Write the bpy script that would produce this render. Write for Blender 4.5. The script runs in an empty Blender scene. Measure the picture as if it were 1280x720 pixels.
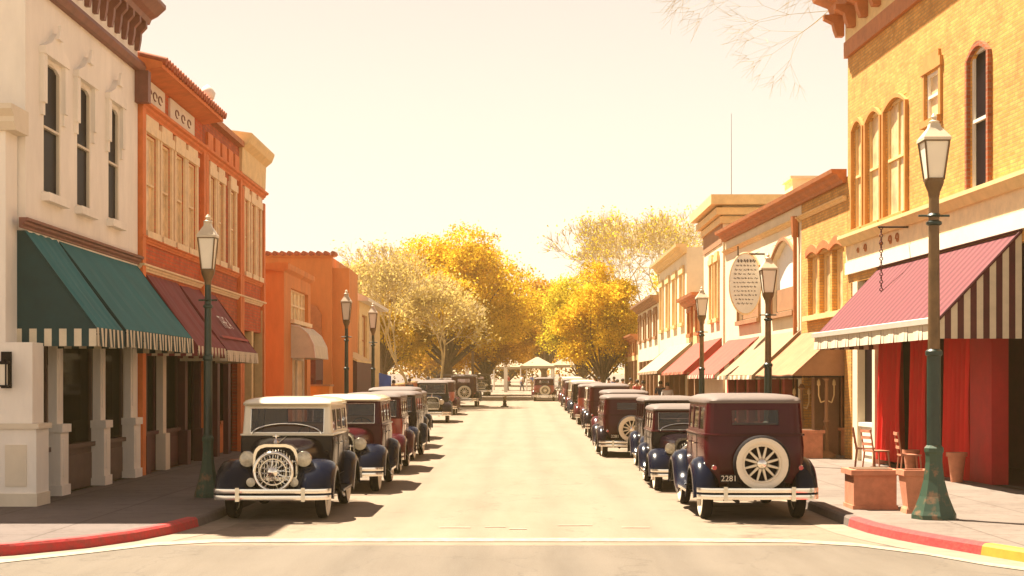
import bpy, bmesh, math, random
from mathutils import Vector, Matrix
random.seed(7)
R = math.radians
sc = bpy.context.scene
COL = sc.collection

# ------------------------------------------------------------------ camera, sky, sun, exposure
cam_d = bpy.data.cameras.new("camera"); cam = bpy.data.objects.new("camera", cam_d); COL.objects.link(cam)
cam.location = (0, 0, 2.05); cam.rotation_euler = (R(90), 0, 0)
cam_d.lens = 50; cam_d.sensor_width = 36; cam_d.shift_y = 0.0935; cam_d.shift_x = -0.004
cam_d.clip_end = 3000; cam_d.clip_start = 0.1
sc.camera = cam
SUN_DIR = Vector((-0.40, 0.34, 1.0)).normalized()      # towards the sun
EL = math.asin(SUN_DIR.z); AZ = math.atan2(SUN_DIR.x, SUN_DIR.y)
w = bpy.data.worlds.new("World"); sc.world = w; w.use_nodes = True
nt = w.node_tree; nt.nodes.clear()
wo = nt.nodes.new("ShaderNodeOutputWorld"); bg = nt.nodes.new("ShaderNodeBackground")
sky = nt.nodes.new("ShaderNodeTexSky"); sky.sky_type = 'NISHITA'; sky.sun_disc = False
sky.sun_elevation = EL; sky.sun_rotation = AZ; sky.dust_density = 6; sky.air_density = 1.2; sky.ozone_density = 0.3
mx = nt.nodes.new("ShaderNodeMix"); mx.data_type = 'RGBA'; mx.inputs[0].default_value = 0.92
# warm veil colour mixed over the sky: bright horizon, zenith darkened to deepen shade
tcw = nt.nodes.new("ShaderNodeTexCoord"); sxyz = nt.nodes.new("ShaderNodeSeparateXYZ"); nt.links.new(tcw.outputs['Generated'], sxyz.inputs[0])
ab = nt.nodes.new("ShaderNodeMath"); ab.operation = 'ABSOLUTE'; nt.links.new(sxyz.outputs[2], ab.inputs[0])
om = nt.nodes.new("ShaderNodeMath"); om.operation = 'SUBTRACT'; om.inputs[0].default_value = 1; nt.links.new(ab.outputs[0], om.inputs[1])
pw = nt.nodes.new("ShaderNodeMath"); pw.operation = 'POWER'; pw.inputs[1].default_value = 1.6; nt.links.new(om.outputs[0], pw.inputs[0])
vm = nt.nodes.new("ShaderNodeMix"); vm.data_type = 'RGBA'; vm.inputs[6].default_value = (1.7, 1.25, 1.3, 1); vm.inputs[7].default_value = (8.3, 7.5, 6.3, 1)
nt.links.new(pw.outputs[0], vm.inputs[0])
nt.links.new(sky.outputs[0], mx.inputs[6]); nt.links.new(vm.outputs[2], mx.inputs[7])
nt.links.new(mx.outputs[2], bg.inputs[0]); bg.inputs[1].default_value = 0.050
nt.links.new(bg.outputs[0], wo.inputs[0])
sun_d = bpy.data.lights.new("sun", 'SUN'); sun = bpy.data.objects.new("sun", sun_d); COL.objects.link(sun)
sun_d.energy = 5.0; sun_d.angle = R(0.6); sun_d.color = (1, .87, .68)
sun.rotation_euler = SUN_DIR.to_track_quat('Z', 'Y').to_euler(); sun.location = (-20, 20, 60)
sc.view_settings.view_transform = 'Standard'; sc.view_settings.look = 'None'
sc.view_settings.exposure = 1.76; sc.view_settings.gamma = 1
sc.render.engine = 'CYCLES'; sc.cycles.use_denoising = True
sc.cycles.max_bounces = 6; sc.cycles.diffuse_bounces = 3; sc.cycles.volume_bounces = 1
sc.cycles.transparent_max_bounces = 8; sc.cycles.caustics_reflective = False; sc.cycles.caustics_refractive = False
sc.cycles.sample_clamp_indirect = 6
HAZE = 0.0005

# ------------------------------------------------------------------ helpers
def G(y):
    if y < 35: return 0.0
    if y < 55: return .013*(y-35)**2/40
    return .013*(y-45)

class MB:
    def __init__(s): s.v = []; s.f = []; s.m = []
    def add(s, pts, faces, mi=0):
        b = len(s.v); s.v += [tuple(p) for p in pts]
        for f in faces: s.f.append(tuple(b+i for i in f)); s.m.append(mi)
    def quad(s, a, b, c, d, mi=0): s.add([a, b, c, d], [(0, 1, 2, 3)], mi)
    def box(s, P, u0, u1, n0, n1, z0, z1, mi=0):
        pts = [P(u, n, z) for z in (z0, z1) for n in (n0, n1) for u in (u0, u1)]
        s.add(pts, [(0, 1, 3, 2), (4, 6, 7, 5), (0, 4, 5, 1), (2, 3, 7, 6), (0, 2, 6, 4), (1, 5, 7, 3)], mi)
    def prism(s, P, pts2, n0, n1, mi=0):                 # (u,z) outline pulled out along n
        k = len(pts2)
        pts = [P(u, n0, z) for u, z in pts2]+[P(u, n1, z) for u, z in pts2]
        fs = [tuple(range(k)), tuple(range(2*k-1, k-1, -1))]+[(i, (i+1) % k, k+(i+1) % k, k+i) for i in range(k)]
        s.add(pts, fs, mi)
    def profile(s, P, prof, u0, u1, mi=0):               # (n,z) outline run along u
        k = len(prof)
        pts = [P(u0, n, z) for n, z in prof]+[P(u1, n, z) for n, z in prof]
        fs = [tuple(range(k)), tuple(range(2*k-1, k-1, -1))]+[(i, (i+1) % k, k+(i+1) % k, k+i) for i in range(k)]
        s.add(pts, fs, mi)
    def loft(s, rings, closed=True, cap0=True, cap1=True, mi=0):
        k = len(rings[0]); b = len(s.v)
        for r in rings: s.v += [tuple(p) for p in r]
        for j in range(len(rings)-1):
            for i in range(k if closed else k-1):
                i2 = (i+1) % k
                s.f.append((b+j*k+i, b+j*k+i2, b+(j+1)*k+i2, b+(j+1)*k+i)); s.m.append(mi)
        if cap0: s.f.append(tuple(b+i for i in range(k))); s.m.append(mi)
        if cap1: s.f.append(tuple(b+(len(rings)-1)*k+i for i in range(k))[::-1]); s.m.append(mi)
    def lathe(s, c, ax, prof, n=20, mi=0, cap=True):      # prof: (radius, height along ax)
        ax = Vector(ax).normalized(); a = ax.orthogonal().normalized(); b = ax.cross(a); c = Vector(c)
        s.loft([[c+ax*h+(a*math.cos(2*math.pi*i/n)+b*math.sin(2*math.pi*i/n))*max(r, 1e-4) for i in range(n)] for r, h in prof], True, cap, cap, mi)
    def tube(s, p, q, r0, r1=None, n=8, mi=0):
        p = Vector(p); q = Vector(q); d = q-p
        if d.length < 1e-6: return
        s.lathe(p, d, [(r0, 0), (r0 if r1 is None else r1, d.length)], n, mi)
    def path(s, pts, r, n=6, mi=0):
        for a, b in zip(pts, pts[1:]): s.tube(a, b, r, r, n, mi)
    def torus(s, c, ax, Rr, r, n=24, k=8, mi=0):
        ax = Vector(ax).normalized(); a = ax.orthogonal().normalized(); b = ax.cross(a); c = Vector(c)
        rings = []
        for i in range(n+1):
            t = 2*math.pi*i/n; d = a*math.cos(t)+b*math.sin(t)
            rings.append([c+d*(Rr+r*math.cos(2*math.pi*j/k))+ax*r*math.sin(2*math.pi*j/k) for j in range(k)])
        s.loft(rings, True, False, False, mi)
    def build(s, name, mats, parent=None, smooth=0, fix=True, loc=None):
        o0 = Vector((0, 0, 0))
        if parent is not None:
            q = parent
            while q is not None: o0 = o0+q.location; q = q.parent
        elif loc is not None: o0 = Vector(loc)
        me = bpy.data.meshes.new(name)
        me.from_pydata([(x-o0.x, y-o0.y, z-o0.z) for x, y, z in s.v], [], s.f)
        if not isinstance(mats, (list, tuple)): mats = [mats]
        for m in mats: me.materials.append(m)
        me.polygons.foreach_set('material_index', [min(i, len(mats)-1) for i in s.m])
        if fix:
            bm = bmesh.new(); bm.from_mesh(me); bmesh.ops.recalc_face_normals(bm, faces=bm.faces); bm.to_mesh(me); bm.free()
        if smooth:
            me.polygons.foreach_set('use_smooth', [True]*len(me.polygons))
            me.set_sharp_from_angle(angle=R(smooth))
        me.update()
        o = bpy.data.objects.new(name, me); COL.objects.link(o)
        if parent is not None: o.parent = parent
        else: o.location = o0
        return o

def W(u, n, z): return (u, n, z)                          # plain world / local coordinates
def tag(o, label=None, cat=None, group=None, kind=None):
    if label: o['label'] = label
    if cat: o['category'] = cat
    if group: o['group'] = group
    if kind: o['kind'] = kind
    return o
def thing(name, label, cat, loc=(0, 0, 0), group=None):
    o = bpy.data.objects.new(name, None); COL.objects.link(o); o.location = loc; o.empty_display_size = .2
    return tag(o, label, cat, group)
def kids(o): return [c for c in list(COL.objects) if c.parent is o]
KID = {}
def copy_tree(o, parent=None, kmap=None):
    if kmap is None:
        kmap = {}
        for c in COL.objects:
            if c.parent is not None: kmap.setdefault(c.parent.name, []).append(c)
    c = o.copy(); COL.objects.link(c)
    if parent is not None: c.parent = parent
    for ch in kmap.get(o.name, []): copy_tree(ch, c, kmap)
    return c
def all_under(o):
    out = []
    def rec(x):
        for c in x.children: out.append(c); rec(c)
    rec(o); return out

# ------------------------------------------------------------------ materials
def pmat(name, col, rough=.7, metal=0.0, var=.12, scale=3.0, bump=.0, bscale=20.0, spec=.5, coat=0.0, dirt=None, stretch=(1, 1, 1)):
    m = bpy.data.materials.new(name); m.use_nodes = True; t = m.node_tree; b = t.nodes['Principled BSDF']
    b.inputs['Roughness'].default_value = rough; b.inputs['Metallic'].default_value = metal
    b.inputs['Specular IOR Level'].default_value = spec; b.inputs['Coat Weight'].default_value = coat
    tc = t.nodes.new('ShaderNodeTexCoord'); mp = t.nodes.new('ShaderNodeMapping'); mp.inputs['Scale'].default_value = stretch
    t.links.new(tc.outputs['Object'], mp.inputs[0])
    n = t.nodes.new('ShaderNodeTexNoise'); n.inputs['Scale'].default_value = scale; n.inputs['Detail'].default_value = 6; n.inputs['Roughness'].default_value = .65
    t.links.new(mp.outputs[0], n.inputs['Vector'])
    r = t.nodes.new('ShaderNodeValToRGB'); c = Vector(col[:3])
    r.color_ramp.elements[0].position = .3; r.color_ramp.elements[1].position = .7
    lo = c*(1-var); hi = Vector([min(1, x) for x in c*(1+var)])
    if dirt is not None: lo = Vector(dirt)
    r.color_ramp.elements[0].color = (*lo, 1); r.color_ramp.elements[1].color = (*hi, 1)
    t.links.new(n.outputs['Fac'], r.inputs[0]); t.links.new(r.outputs[0], b.inputs['Base Color'])
    if bump:
        n2 = t.nodes.new('ShaderNodeTexNoise'); n2.inputs['Scale'].default_value = bscale; n2.inputs['Detail'].default_value = 5
        t.links.new(mp.outputs[0], n2.inputs['Vector'])
        bp = t.nodes.new('ShaderNodeBump'); bp.inputs['Strength'].default_value = bump; bp.inputs['Distance'].default_value = .02
        t.links.new(n2.outputs['Fac'], bp.inputs['Height']); t.links.new(bp.outputs[0], b.inputs['Normal'])
    return m
def brick(name, c1, c2, mortar, bw=.24, bh=.085, rough=.85, mort=.012, var=.35, bump=.6):
    m = bpy.data.materials.new(name); m.use_nodes = True; t = m.node_tree; b = t.nodes['Principled BSDF']
    b.inputs['Roughness'].default_value = rough
    tc = t.nodes.new('ShaderNodeTexCoord'); sp = t.nodes.new('ShaderNodeSeparateXYZ'); t.links.new(tc.outputs['Object'], sp.inputs[0])
    ad = t.nodes.new('ShaderNodeMath'); t.links.new(sp.outputs[0], ad.inputs[0]); t.links.new(sp.outputs[1], ad.inputs[1])
    cb = t.nodes.new('ShaderNodeCombineXYZ'); t.links.new(ad.outputs[0], cb.inputs[0]); t.links.new(sp.outputs[2], cb.inputs[1])
    br = t.nodes.new('ShaderNodeTexBrick'); br.inputs['Scale'].default_value = 1
    br.inputs['Brick Width'].default_value = bw; br.inputs['Row Height'].default_value = bh; br.inputs['Mortar Size'].default_value = mort
    br.inputs['Color1'].default_value = (*c1, 1); br.inputs['Color2'].default_value = (*c2, 1); br.inputs['Mortar'].default_value = (*mortar, 1)
    t.links.new(cb.outputs[0], br.inputs['Vector'])
    n = t.nodes.new('ShaderNodeTexNoise'); n.inputs['Scale'].default_value = 2.2; n.inputs['Detail'].default_value = 8; n.inputs['Roughness'].default_value = .75
    t.links.new(tc.outputs['Object'], n.inputs['Vector'])
    mr = t.nodes.new('ShaderNodeMapRange'); mr.inputs[1].default_value = .3; mr.inputs[2].default_value = .7; mr.inputs[3].default_value = 1-var; mr.inputs[4].default_value = 1+var*.5
    t.links.new(n.outputs['Fac'], mr.inputs[0])
    hs = t.nodes.new('ShaderNodeHueSaturation'); t.links.new(mr.outputs[0], hs.inputs['Value']); t.links.new(br.outputs['Color'], hs.inputs['Color'])
    t.links.new(hs.outputs[0], b.inputs['Base Color'])
    bp = t.nodes.new('ShaderNodeBump'); bp.inputs['Strength'].default_value = bump; bp.inputs['Distance'].default_value = .015; bp.invert = True
    t.links.new(br.outputs['Fac'], bp.inputs['Height']); t.links.new(bp.outputs[0], b.inputs['Normal'])
    return m
def slabs(name, col, wd=1.5, var=.12, dirt=(.1, .08, .06)):
    m = pmat(name, col, .9, var=var, scale=.6, bump=.2, bscale=40); t = m.node_tree; b = t.nodes['Principled BSDF']
    src = b.inputs['Base Color'].links[0].from_socket
    tc = t.nodes.new('ShaderNodeTexCoord'); br = t.nodes.new('ShaderNodeTexBrick'); br.offset = 0; br.inputs['Scale'].default_value = 1
    br.inputs['Brick Width'].default_value = wd; br.inputs['Row Height'].default_value = wd; br.inputs['Mortar Size'].default_value = .012
    br.inputs['Color1'].default_value = (1, 1, 1, 1); br.inputs['Color2'].default_value = (.86, .86, .86, 1); br.inputs['Mortar'].default_value = (.4, .36, .32, 1)
    t.links.new(tc.outputs['Object'], br.inputs['Vector'])
    n = t.nodes.new('ShaderNodeTexNoise'); n.inputs['Scale'].default_value = 3.5; n.inputs['Detail'].default_value = 10; n.inputs['Roughness'].default_value = .8
    t.links.new(tc.outputs['Object'], n.inputs['Vector'])
    rp = t.nodes.new('ShaderNodeValToRGB'); rp.color_ramp.elements[0].position = .32; rp.color_ramp.elements[0].color = (.62, .58, .55, 1); rp.color_ramp.elements[1].position = .5
    t.links.new(n.outputs['Fac'], rp.inputs[0])
    m1 = t.nodes.new('ShaderNodeMix'); m1.data_type = 'RGBA'; m1.blend_type = 'MULTIPLY'; m1.inputs[0].default_value = 1
    m2 = t.nodes.new('ShaderNodeMix'); m2.data_type = 'RGBA'; m2.blend_type = 'MULTIPLY'; m2.inputs[0].default_value = 1
    t.links.new(src, m1.inputs[6]); t.links.new(br.outputs['Color'], m1.inputs[7]); t.links.new(m1.outputs[2], m2.inputs[6]); t.links.new(rp.outputs[0], m2.inputs[7])
    t.links.new(m2.outputs[2], b.inputs['Base Color'])
    return m
def asphalt(name, col, patch, oil_k=.55):
    m = pmat(name, col, .92, var=.07, scale=.35, bump=.35, bscale=90); t = m.node_tree; b = t.nodes['Principled BSDF']
    src = b.inputs['Base Color'].links[0].from_socket
    tc = t.nodes.new('ShaderNodeTexCoord'); mp = t.nodes.new('ShaderNodeMapping'); mp.inputs['Scale'].default_value = (1, .12, 1)
    t.links.new(tc.outputs['Object'], mp.inputs[0])
    n = t.nodes.new('ShaderNodeTexNoise'); n.inputs['Scale'].default_value = 1.6; n.inputs['Detail'].default_value = 9; n.inputs['Roughness'].default_value = .7
    t.links.new(mp.outputs[0], n.inputs['Vector'])
    v = t.nodes.new('ShaderNodeTexVoronoi'); v.feature = 'DISTANCE_TO_EDGE'; v.inputs['Scale'].default_value = .45
    nd = t.nodes.new('ShaderNodeTexNoise'); nd.inputs['Scale'].default_value = 1.5; nd.inputs['Detail'].default_value = 6
    va = t.nodes.new('ShaderNodeVectorMath'); va.operation = 'MULTIPLY_ADD'; va.inputs[1].default_value = (1.6, 1.6, 0)
    t.links.new(tc.outputs['Object'], nd.inputs['Vector']); t.links.new(nd.outputs['Color'], va.inputs[0]); t.links.new(tc.outputs['Object'], va.inputs[2])
    t.links.new(va.outputs[0], v.inputs['Vector'])
    cr = t.nodes.new('ShaderNodeMapRange'); cr.inputs[1].default_value = .0; cr.inputs[2].default_value = .012; cr.inputs[3].default_value = .8; cr.inputs[4].default_value = 1
    t.links.new(v.outputs['Distance'], cr.inputs[0])
    rp = t.nodes.new('ShaderNodeValToRGB'); rp.color_ramp.elements[0].position = .35; rp.color_ramp.elements[0].color = (patch, patch*.98, patch*.95, 1); rp.color_ramp.elements[1].position = .6
    t.links.new(n.outputs['Fac'], rp.inputs[0])
    m1 = t.nodes.new('ShaderNodeMix'); m1.data_type = 'RGBA'; m1.blend_type = 'MULTIPLY'; m1.inputs[0].default_value = 1
    m2 = t.nodes.new('ShaderNodeMix'); m2.data_type = 'RGBA'; m2.blend_type = 'MULTIPLY'; m2.inputs[0].default_value = 1
    t.links.new(src, m1.inputs[6]); t.links.new(rp.outputs[0], m1.inputs[7]); t.links.new(m1.outputs[2], m2.inputs[6]); t.links.new(cr.outputs[0], m2.inputs[7])
    # oil stains where cars park and faint wheel tracks along the lanes
    sx = t.nodes.new('ShaderNodeSeparateXYZ'); t.links.new(tc.outputs['Object'], sx.inputs[0])
    def M_(op, a, b_=None):
        n_ = t.nodes.new('ShaderNodeMath'); n_.operation = op
        for i_, v_ in enumerate((a, b_)):
            if v_ is None: continue
            if isinstance(v_, (int, float)): n_.inputs[i_].default_value = v_
            else: t.links.new(v_, n_.inputs[i_])
        return n_.outputs[0]
    ax = M_('ABSOLUTE', sx.outputs[0]); dd = M_('ABSOLUTE', M_('SUBTRACT', ax, 3.5))
    band = t.nodes.new('ShaderNodeMapRange'); band.inputs[1].default_value = .2; band.inputs[2].default_value = 1.0; band.inputs[3].default_value = 1; band.inputs[4].default_value = 0; t.links.new(dd, band.inputs[0])
    ns = t.nodes.new('ShaderNodeTexNoise'); ns.inputs['Scale'].default_value = 1.1; ns.inputs['Detail'].default_value = 7; ns.inputs['Roughness'].default_value = .7; t.links.new(tc.outputs['Object'], ns.inputs['Vector'])
    st = t.nodes.new('ShaderNodeMapRange'); st.inputs[1].default_value = .50; st.inputs[2].default_value = .64; t.links.new(ns.outputs['Fac'], st.inputs[0])
    oil = M_('SUBTRACT', 1.0, M_('MULTIPLY', M_('MULTIPLY', st.outputs[0], band.outputs[0]), oil_k))
    td = M_('ABSOLUTE', M_('SUBTRACT', M_('ABSOLUTE', M_('SUBTRACT', ax, 1.25)), .65))
    tk = t.nodes.new('ShaderNodeMapRange'); tk.inputs[1].default_value = .05; tk.inputs[2].default_value = .35; tk.inputs[3].default_value = .90; tk.inputs[4].default_value = 1; t.links.new(td, tk.inputs[0])
    gn = t.nodes.new('ShaderNodeTexNoise'); gn.inputs['Scale'].default_value = 55; gn.inputs['Detail'].default_value = 3; t.links.new(tc.outputs['Object'], gn.inputs['Vector'])
    gm = t.nodes.new('ShaderNodeMapRange'); gm.inputs[1].default_value = .3; gm.inputs[2].default_value = .7; gm.inputs[3].default_value = .86; gm.inputs[4].default_value = 1.1; t.links.new(gn.outputs['Fac'], gm.inputs[0])
    tot = M_('MULTIPLY', M_('MULTIPLY', oil, tk.outputs[0]), gm.outputs[0])
    hv = t.nodes.new('ShaderNodeHueSaturation'); t.links.new(tot, hv.inputs['Value']); t.links.new(m2.outputs[2], hv.inputs['Color'])
    t.links.new(hv.outputs[0], b.inputs['Base Color'])
    return m
def glassmat(name, tint, refl=.5):
    m = bpy.data.materials.new(name); m.use_nodes = True; t = m.node_tree; t.nodes.clear()
    o = t.nodes.new('ShaderNodeOutputMaterial'); a = t.nodes.new('ShaderNodeBsdfTransparent'); a.inputs[0].default_value = (*tint, 1)
    g = t.nodes.new('ShaderNodeBsdfGlossy'); g.inputs['Roughness'].default_value = .03; g.inputs[0].default_value = (.9, .9, .88, 1)
    fr = t.nodes.new('ShaderNodeFresnel'); fr.inputs[0].default_value = 1.5
    mu = t.nodes.new('ShaderNodeMath'); mu.operation = 'MULTIPLY'; mu.inputs[1].default_value = refl*2
    mu.use_clamp = True; t.links.new(fr.outputs[0], mu.inputs[0])
    x = t.nodes.new('ShaderNodeMixShader'); t.links.new(mu.outputs[0], x.inputs[0]); t.links.new(a.outputs[0], x.inputs[1]); t.links.new(g.outputs[0], x.inputs[2])
    t.links.new(x.outputs[0], o.inputs[0]); return m
def leafmat(name, c1, c2, trans=.45):
    m = bpy.data.materials.new(name); m.use_nodes = True; t = m.node_tree; t.nodes.clear()
    o = t.nodes.new('ShaderNodeOutputMaterial'); d = t.nodes.new('ShaderNodeBsdfDiffuse'); tr = t.nodes.new('ShaderNodeBsdfTranslucent')
    tc = t.nodes.new('ShaderNodeTexCoord'); n = t.nodes.new('ShaderNodeTexNoise'); n.inputs['Scale'].default_value = .9; n.inputs['Detail'].default_value = 5
    t.links.new(tc.outputs['Object'], n.inputs['Vector']); r = t.nodes.new('ShaderNodeValToRGB')
    r.color_ramp.elements[0].position = .38; r.color_ramp.elements[1].position = .62
    r.color_ramp.elements[0].color = (*c1, 1); r.color_ramp.elements[1].color = (*c2, 1); t.links.new(n.outputs['Fac'], r.inputs[0])
    t.links.new(r.outputs[0], d.inputs[0]); t.links.new(r.outputs[0], tr.inputs[0])
    x = t.nodes.new('ShaderNodeMixShader'); x.inputs[0].default_value = trans
    t.links.new(d.outputs[0], x.inputs[1]); t.links.new(tr.outputs[0], x.inputs[2]); t.links.new(x.outputs[0], o.inputs[0]); return m

M = {}
M['cream'] = pmat('cream_stucco', (.86, .79, .70), .85, var=.09, scale=1.6, bump=.4, bscale=14, stretch=(1, 1, .35))
M['cream2'] = pmat('pale_trim_paint', (.72, .62, .48), .7, var=.08, scale=2)
M['white'] = pmat('white_paint', (.78, .72, .62), .6, var=.06, scale=2)
M['shade'] = pmat('dark_umber_paint', (.10, .055, .045), .6, var=.2)
M['brown'] = pmat('brown_painted_trim', (.20, .07, .045), .55, var=.25, scale=3)
M['obrick'] = brick('orange_brick', (.66, .105, .015), (.52, .065, .010), (.46, .14, .05))
M['obrick2'] = brick('deep_orange_brick', (.56, .10, .02), (.42, .065, .016), (.36, .11, .04))
M['otrim'] = pmat('orange_stucco_trim', (.68, .19, .05), .8, var=.15, scale=3)
M['peach'] = pmat('peach_trim', (.84, .63, .38), .75, var=.12, scale=4)
M['ostucco'] = pmat('orange_stucco', (.62, .21, .05), .85, var=.16, scale=1.4, bump=.4, bscale=12, stretch=(1, 1, .3))
M['tile'] = pmat('roof_tile', (.36, .09, .035), .8, var=.35, scale=6)
M['ybrick'] = brick('yellow_brick', (.74, .385, .09), (.62, .275, .05), (.50, .27, .085), bw=.22, bh=.075, var=.38)
M['ytrim'] = pmat('yellow_cream_trim', (.74, .52, .24), .75, var=.12, scale=3)
M['rbrick'] = brick('red_brick_trim', (.42, .10, .03), (.30, .07, .025), (.3, .15, .08), bw=.22, bh=.08)
M['rust'] = pmat('rust_orange_cornice', (.44, .15, .045), .7, var=.2, scale=3)
M['wstucco'] = pmat('warm_white_stucco', (.78, .66, .46), .85, var=.08, scale=1.5, bump=.2)
M['roofflat'] = pmat('flat_roof', (.3, .24, .2), .9)
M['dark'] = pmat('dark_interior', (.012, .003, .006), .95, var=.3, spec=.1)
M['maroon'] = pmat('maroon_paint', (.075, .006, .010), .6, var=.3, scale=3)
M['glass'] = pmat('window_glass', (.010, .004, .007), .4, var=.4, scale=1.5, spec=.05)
M['glasswarm'] = pmat('curtained_window_glass', (.72, .50, .27), .3, var=.40, scale=2.5, spec=.6)
M['shopglass'] = glassmat('shop_glass', (.5, .42, .42), .05)
M['green'] = pmat('green_canvas', (.004, .135, .15), .8, var=.14, scale=1.2, bump=.15, bscale=8)
M['greend'] = pmat('dark_green_canvas', (.006, .04, .045), .8, var=.15)
M['burg'] = pmat('burgundy_canvas', (.20, .028, .032), .8, var=.15, scale=1.5)
M['buff'] = pmat('buff_canvas', (.31, .21, .12), .85, var=.1, scale=3)
M['sand'] = pmat('sand_canvas', (.38, .30, .20), .85, var=.1, scale=3)
M['ochre'] = pmat('ochre_trim', (.52, .24, .06), .75, var=.15, scale=4)
M['canvas'] = pmat('cream_canvas', (.66, .57, .42), .85, var=.1, scale=3)
M['rose'] = pmat('rose_red_canvas', (.095, .009, .017), .8, var=.14, scale=2)
M['tan'] = pmat('tan_canvas', (.34, .17, .08), .85, var=.15, scale=2)
M['red'] = pmat('red_canvas', (.40, .055, .035), .8, var=.15)
M['curtain'] = pmat('red_curtain', (.68, .012, .010), .75, var=.2, scale=2, stretch=(1, 1, .2))
M['redwall'] = pmat('red_painted_board', (.42, .006, .010), .6, var=.15)
M['sidel'] = slabs('shade_darkened_sidewalk', (.145, .112, .10))  # left pavement: same concrete, darkened in its colour to deepen the building shade
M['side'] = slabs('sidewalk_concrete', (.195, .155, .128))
M['road'] = asphalt('sun_bleached_asphalt', (.25, .19, .135), .9)
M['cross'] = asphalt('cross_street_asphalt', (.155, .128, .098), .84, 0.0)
M['ground'] = pmat('dry_ground', (.36, .27, .16), .95, var=.2, scale=.1)
M['paint'] = pmat('worn_white_road_paint', (.37, .32, .245), .8, var=.06, scale=7, dirt=(.25, .19, .135))
M['kred'] = pmat('red_kerb_paint', (.50, .025, .03), .8, var=.2, scale=9, dirt=(.30, .06, .05), bump=.4)
M['kpink'] = pmat('worn_red_kerb_paint', (.55, .16, .12), .8, var=.25, scale=14, dirt=(.5, .35, .27))
M['kyel'] = pmat('yellow_kerb_paint', (.52, .30, .03), .7, var=.15, scale=6)
M['kcon'] = pmat('kerb_concrete', (.13, .10, .085), .9, var=.2, scale=6)
M['lampg'] = pmat('lamp_green_paint', (.010, .028, .020), .4, var=.3, scale=5, spec=.5)
M['lampg2'] = pmat('weathered_green_cast_iron', (.022, .050, .030), .5, var=.3, scale=4, dirt=(.20, .11, .055))
M['lampb'] = pmat('bronze_lamp_paint', (.15, .085, .035), .45, metal=.3, var=.25, scale=5)
M['frost'] = pmat('frosted_lamp_glass', (.82, .74, .60), .35, var=.05)
M['lampcap'] = pmat('lamp_cap_metal', (.62, .52, .38), .4, var=.1)
M['tyre'] = pmat('tyre_rubber', (.008, .005, .007), .8, spec=.2)
M['wwall'] = pmat('white_wall_tyre', (.74, .66, .52), .6, var=.06)
M['chrome'] = pmat('chrome', (.80, .76, .68), .12, metal=1.0, var=.06, scale=20)
M['cbump'] = pmat('polished_bumper_chrome', (.86, .82, .74), .16, var=.05, metal=.85)
M['lens'] = pmat('headlamp_lens', (.60, .53, .38), .08, spec=1, var=.3, scale=14)
M['tail'] = pmat('red_tail_lens', (.45, .02, .02), .2, spec=1)
M['cglass'] = pmat('car_window_glass', (.16, .12, .12), .05, metal=.55, var=.45, scale=5, spec=1)
M['wshield'] = pmat('windscreen_glass', (.10, .07, .09), .05, metal=.4, var=.55, scale=4, spec=1)
M['black'] = pmat('black_chassis', (.006, .003, .005), .7, spec=.2)
M['cnavy'] = pmat('navy_car_paint', (.003, .006, .018), .2, var=.1, coat=.05, spec=.2)
M['cmar'] = pmat('maroon_car_paint', (.055, .004, .008), .22, var=.12, coat=.05, spec=.2)
M['cblk'] = pmat('black_car_paint', (.008, .003, .006), .2, var=.1, coat=.05, spec=.2)
M['ccream'] = pmat('cream_car_paint', (.74, .66, .50), .25, var=.05, coat=.6)
M['ctan'] = pmat('tan_car_paint', (.55, .40, .24), .3, var=.08, coat=.6)
M['cred'] = pmat('brick_red_car_paint', (.30, .035, .02), .3, var=.1, coat=.8)
M['ctop'] = pmat('grey_fabric_car_roof', (.15, .115, .10), .7, var=.1, bump=.2, bscale=60)
M['carglass'] = glassmat('clear_car_glass', (.62, .55, .55), .55)
M['seatl'] = pmat('tan_leather', (.3, .16, .08), .6)
M['terra'] = pmat('terracotta', (.52, .20, .11), .8, var=.2, scale=5, bump=.3)
M['wood'] = pmat('reddish_wood', (.50, .19, .11), .55, var=.25, scale=6, stretch=(1, 1, .2))
M['bark'] = pmat('bark', (.13, .075, .04), .9, var=.4, scale=5, bump=.5)
M['palebark'] = pmat('pale_twigs', (.52, .40, .20), .9, var=.2, scale=2)
M['leafy'] = leafmat('golden_leaves', (.44, .28, .012), (.88, .60, .05), .55)
M['leafg'] = leafmat('yellow_green_leaves', (.42, .34, .015), (.82, .64, .06), .55)
M['leafo'] = leafmat('orange_leaves', (.34, .15, .012), (.70, .40, .035))
M['palel'] = leafmat('pale_dry_leaves', (.46, .34, .10), (.66, .52, .18))
M['leafd'] = leafmat('dull_green_leaves', (.06, .08, .02), (.16, .16, .03), .3)
M['skin'] = pmat('skin', (.52, .28, .18), .6, var=.05)
_r = [n for n in M['lampg2'].node_tree.nodes if n.type == 'VALTORGB'][0]; _r.color_ramp.elements[0].position = .36; _r.color_ramp.elements[1].position = .46
M['cloths'] = [pmat('cloth_%s' % n, c, .85, var=.1) for n, c in (('navy', (.03, .04, .1)), ('white', (.7, .66, .6)), ('red', (.4, .04, .04)), ('khaki', (.36, .26, .15)), ('grey', (.15, .14, .14)), ('blue', (.10, .18, .42)))]
M['hair'] = pmat('dark_hair', (.03, .018, .012), .7)
M['blue'] = pmat('blue_cloth', (.05, .14, .50), .8)
M['ink'] = pmat('dark_sign_lettering', (.10, .075, .07), .7)
M['signw'] = pmat('white_sign_board', (.82, .80, .74), .6, var=.04)
M['adobe'] = pmat('orange_painted_box', (.62, .24, .03), .7)

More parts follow.
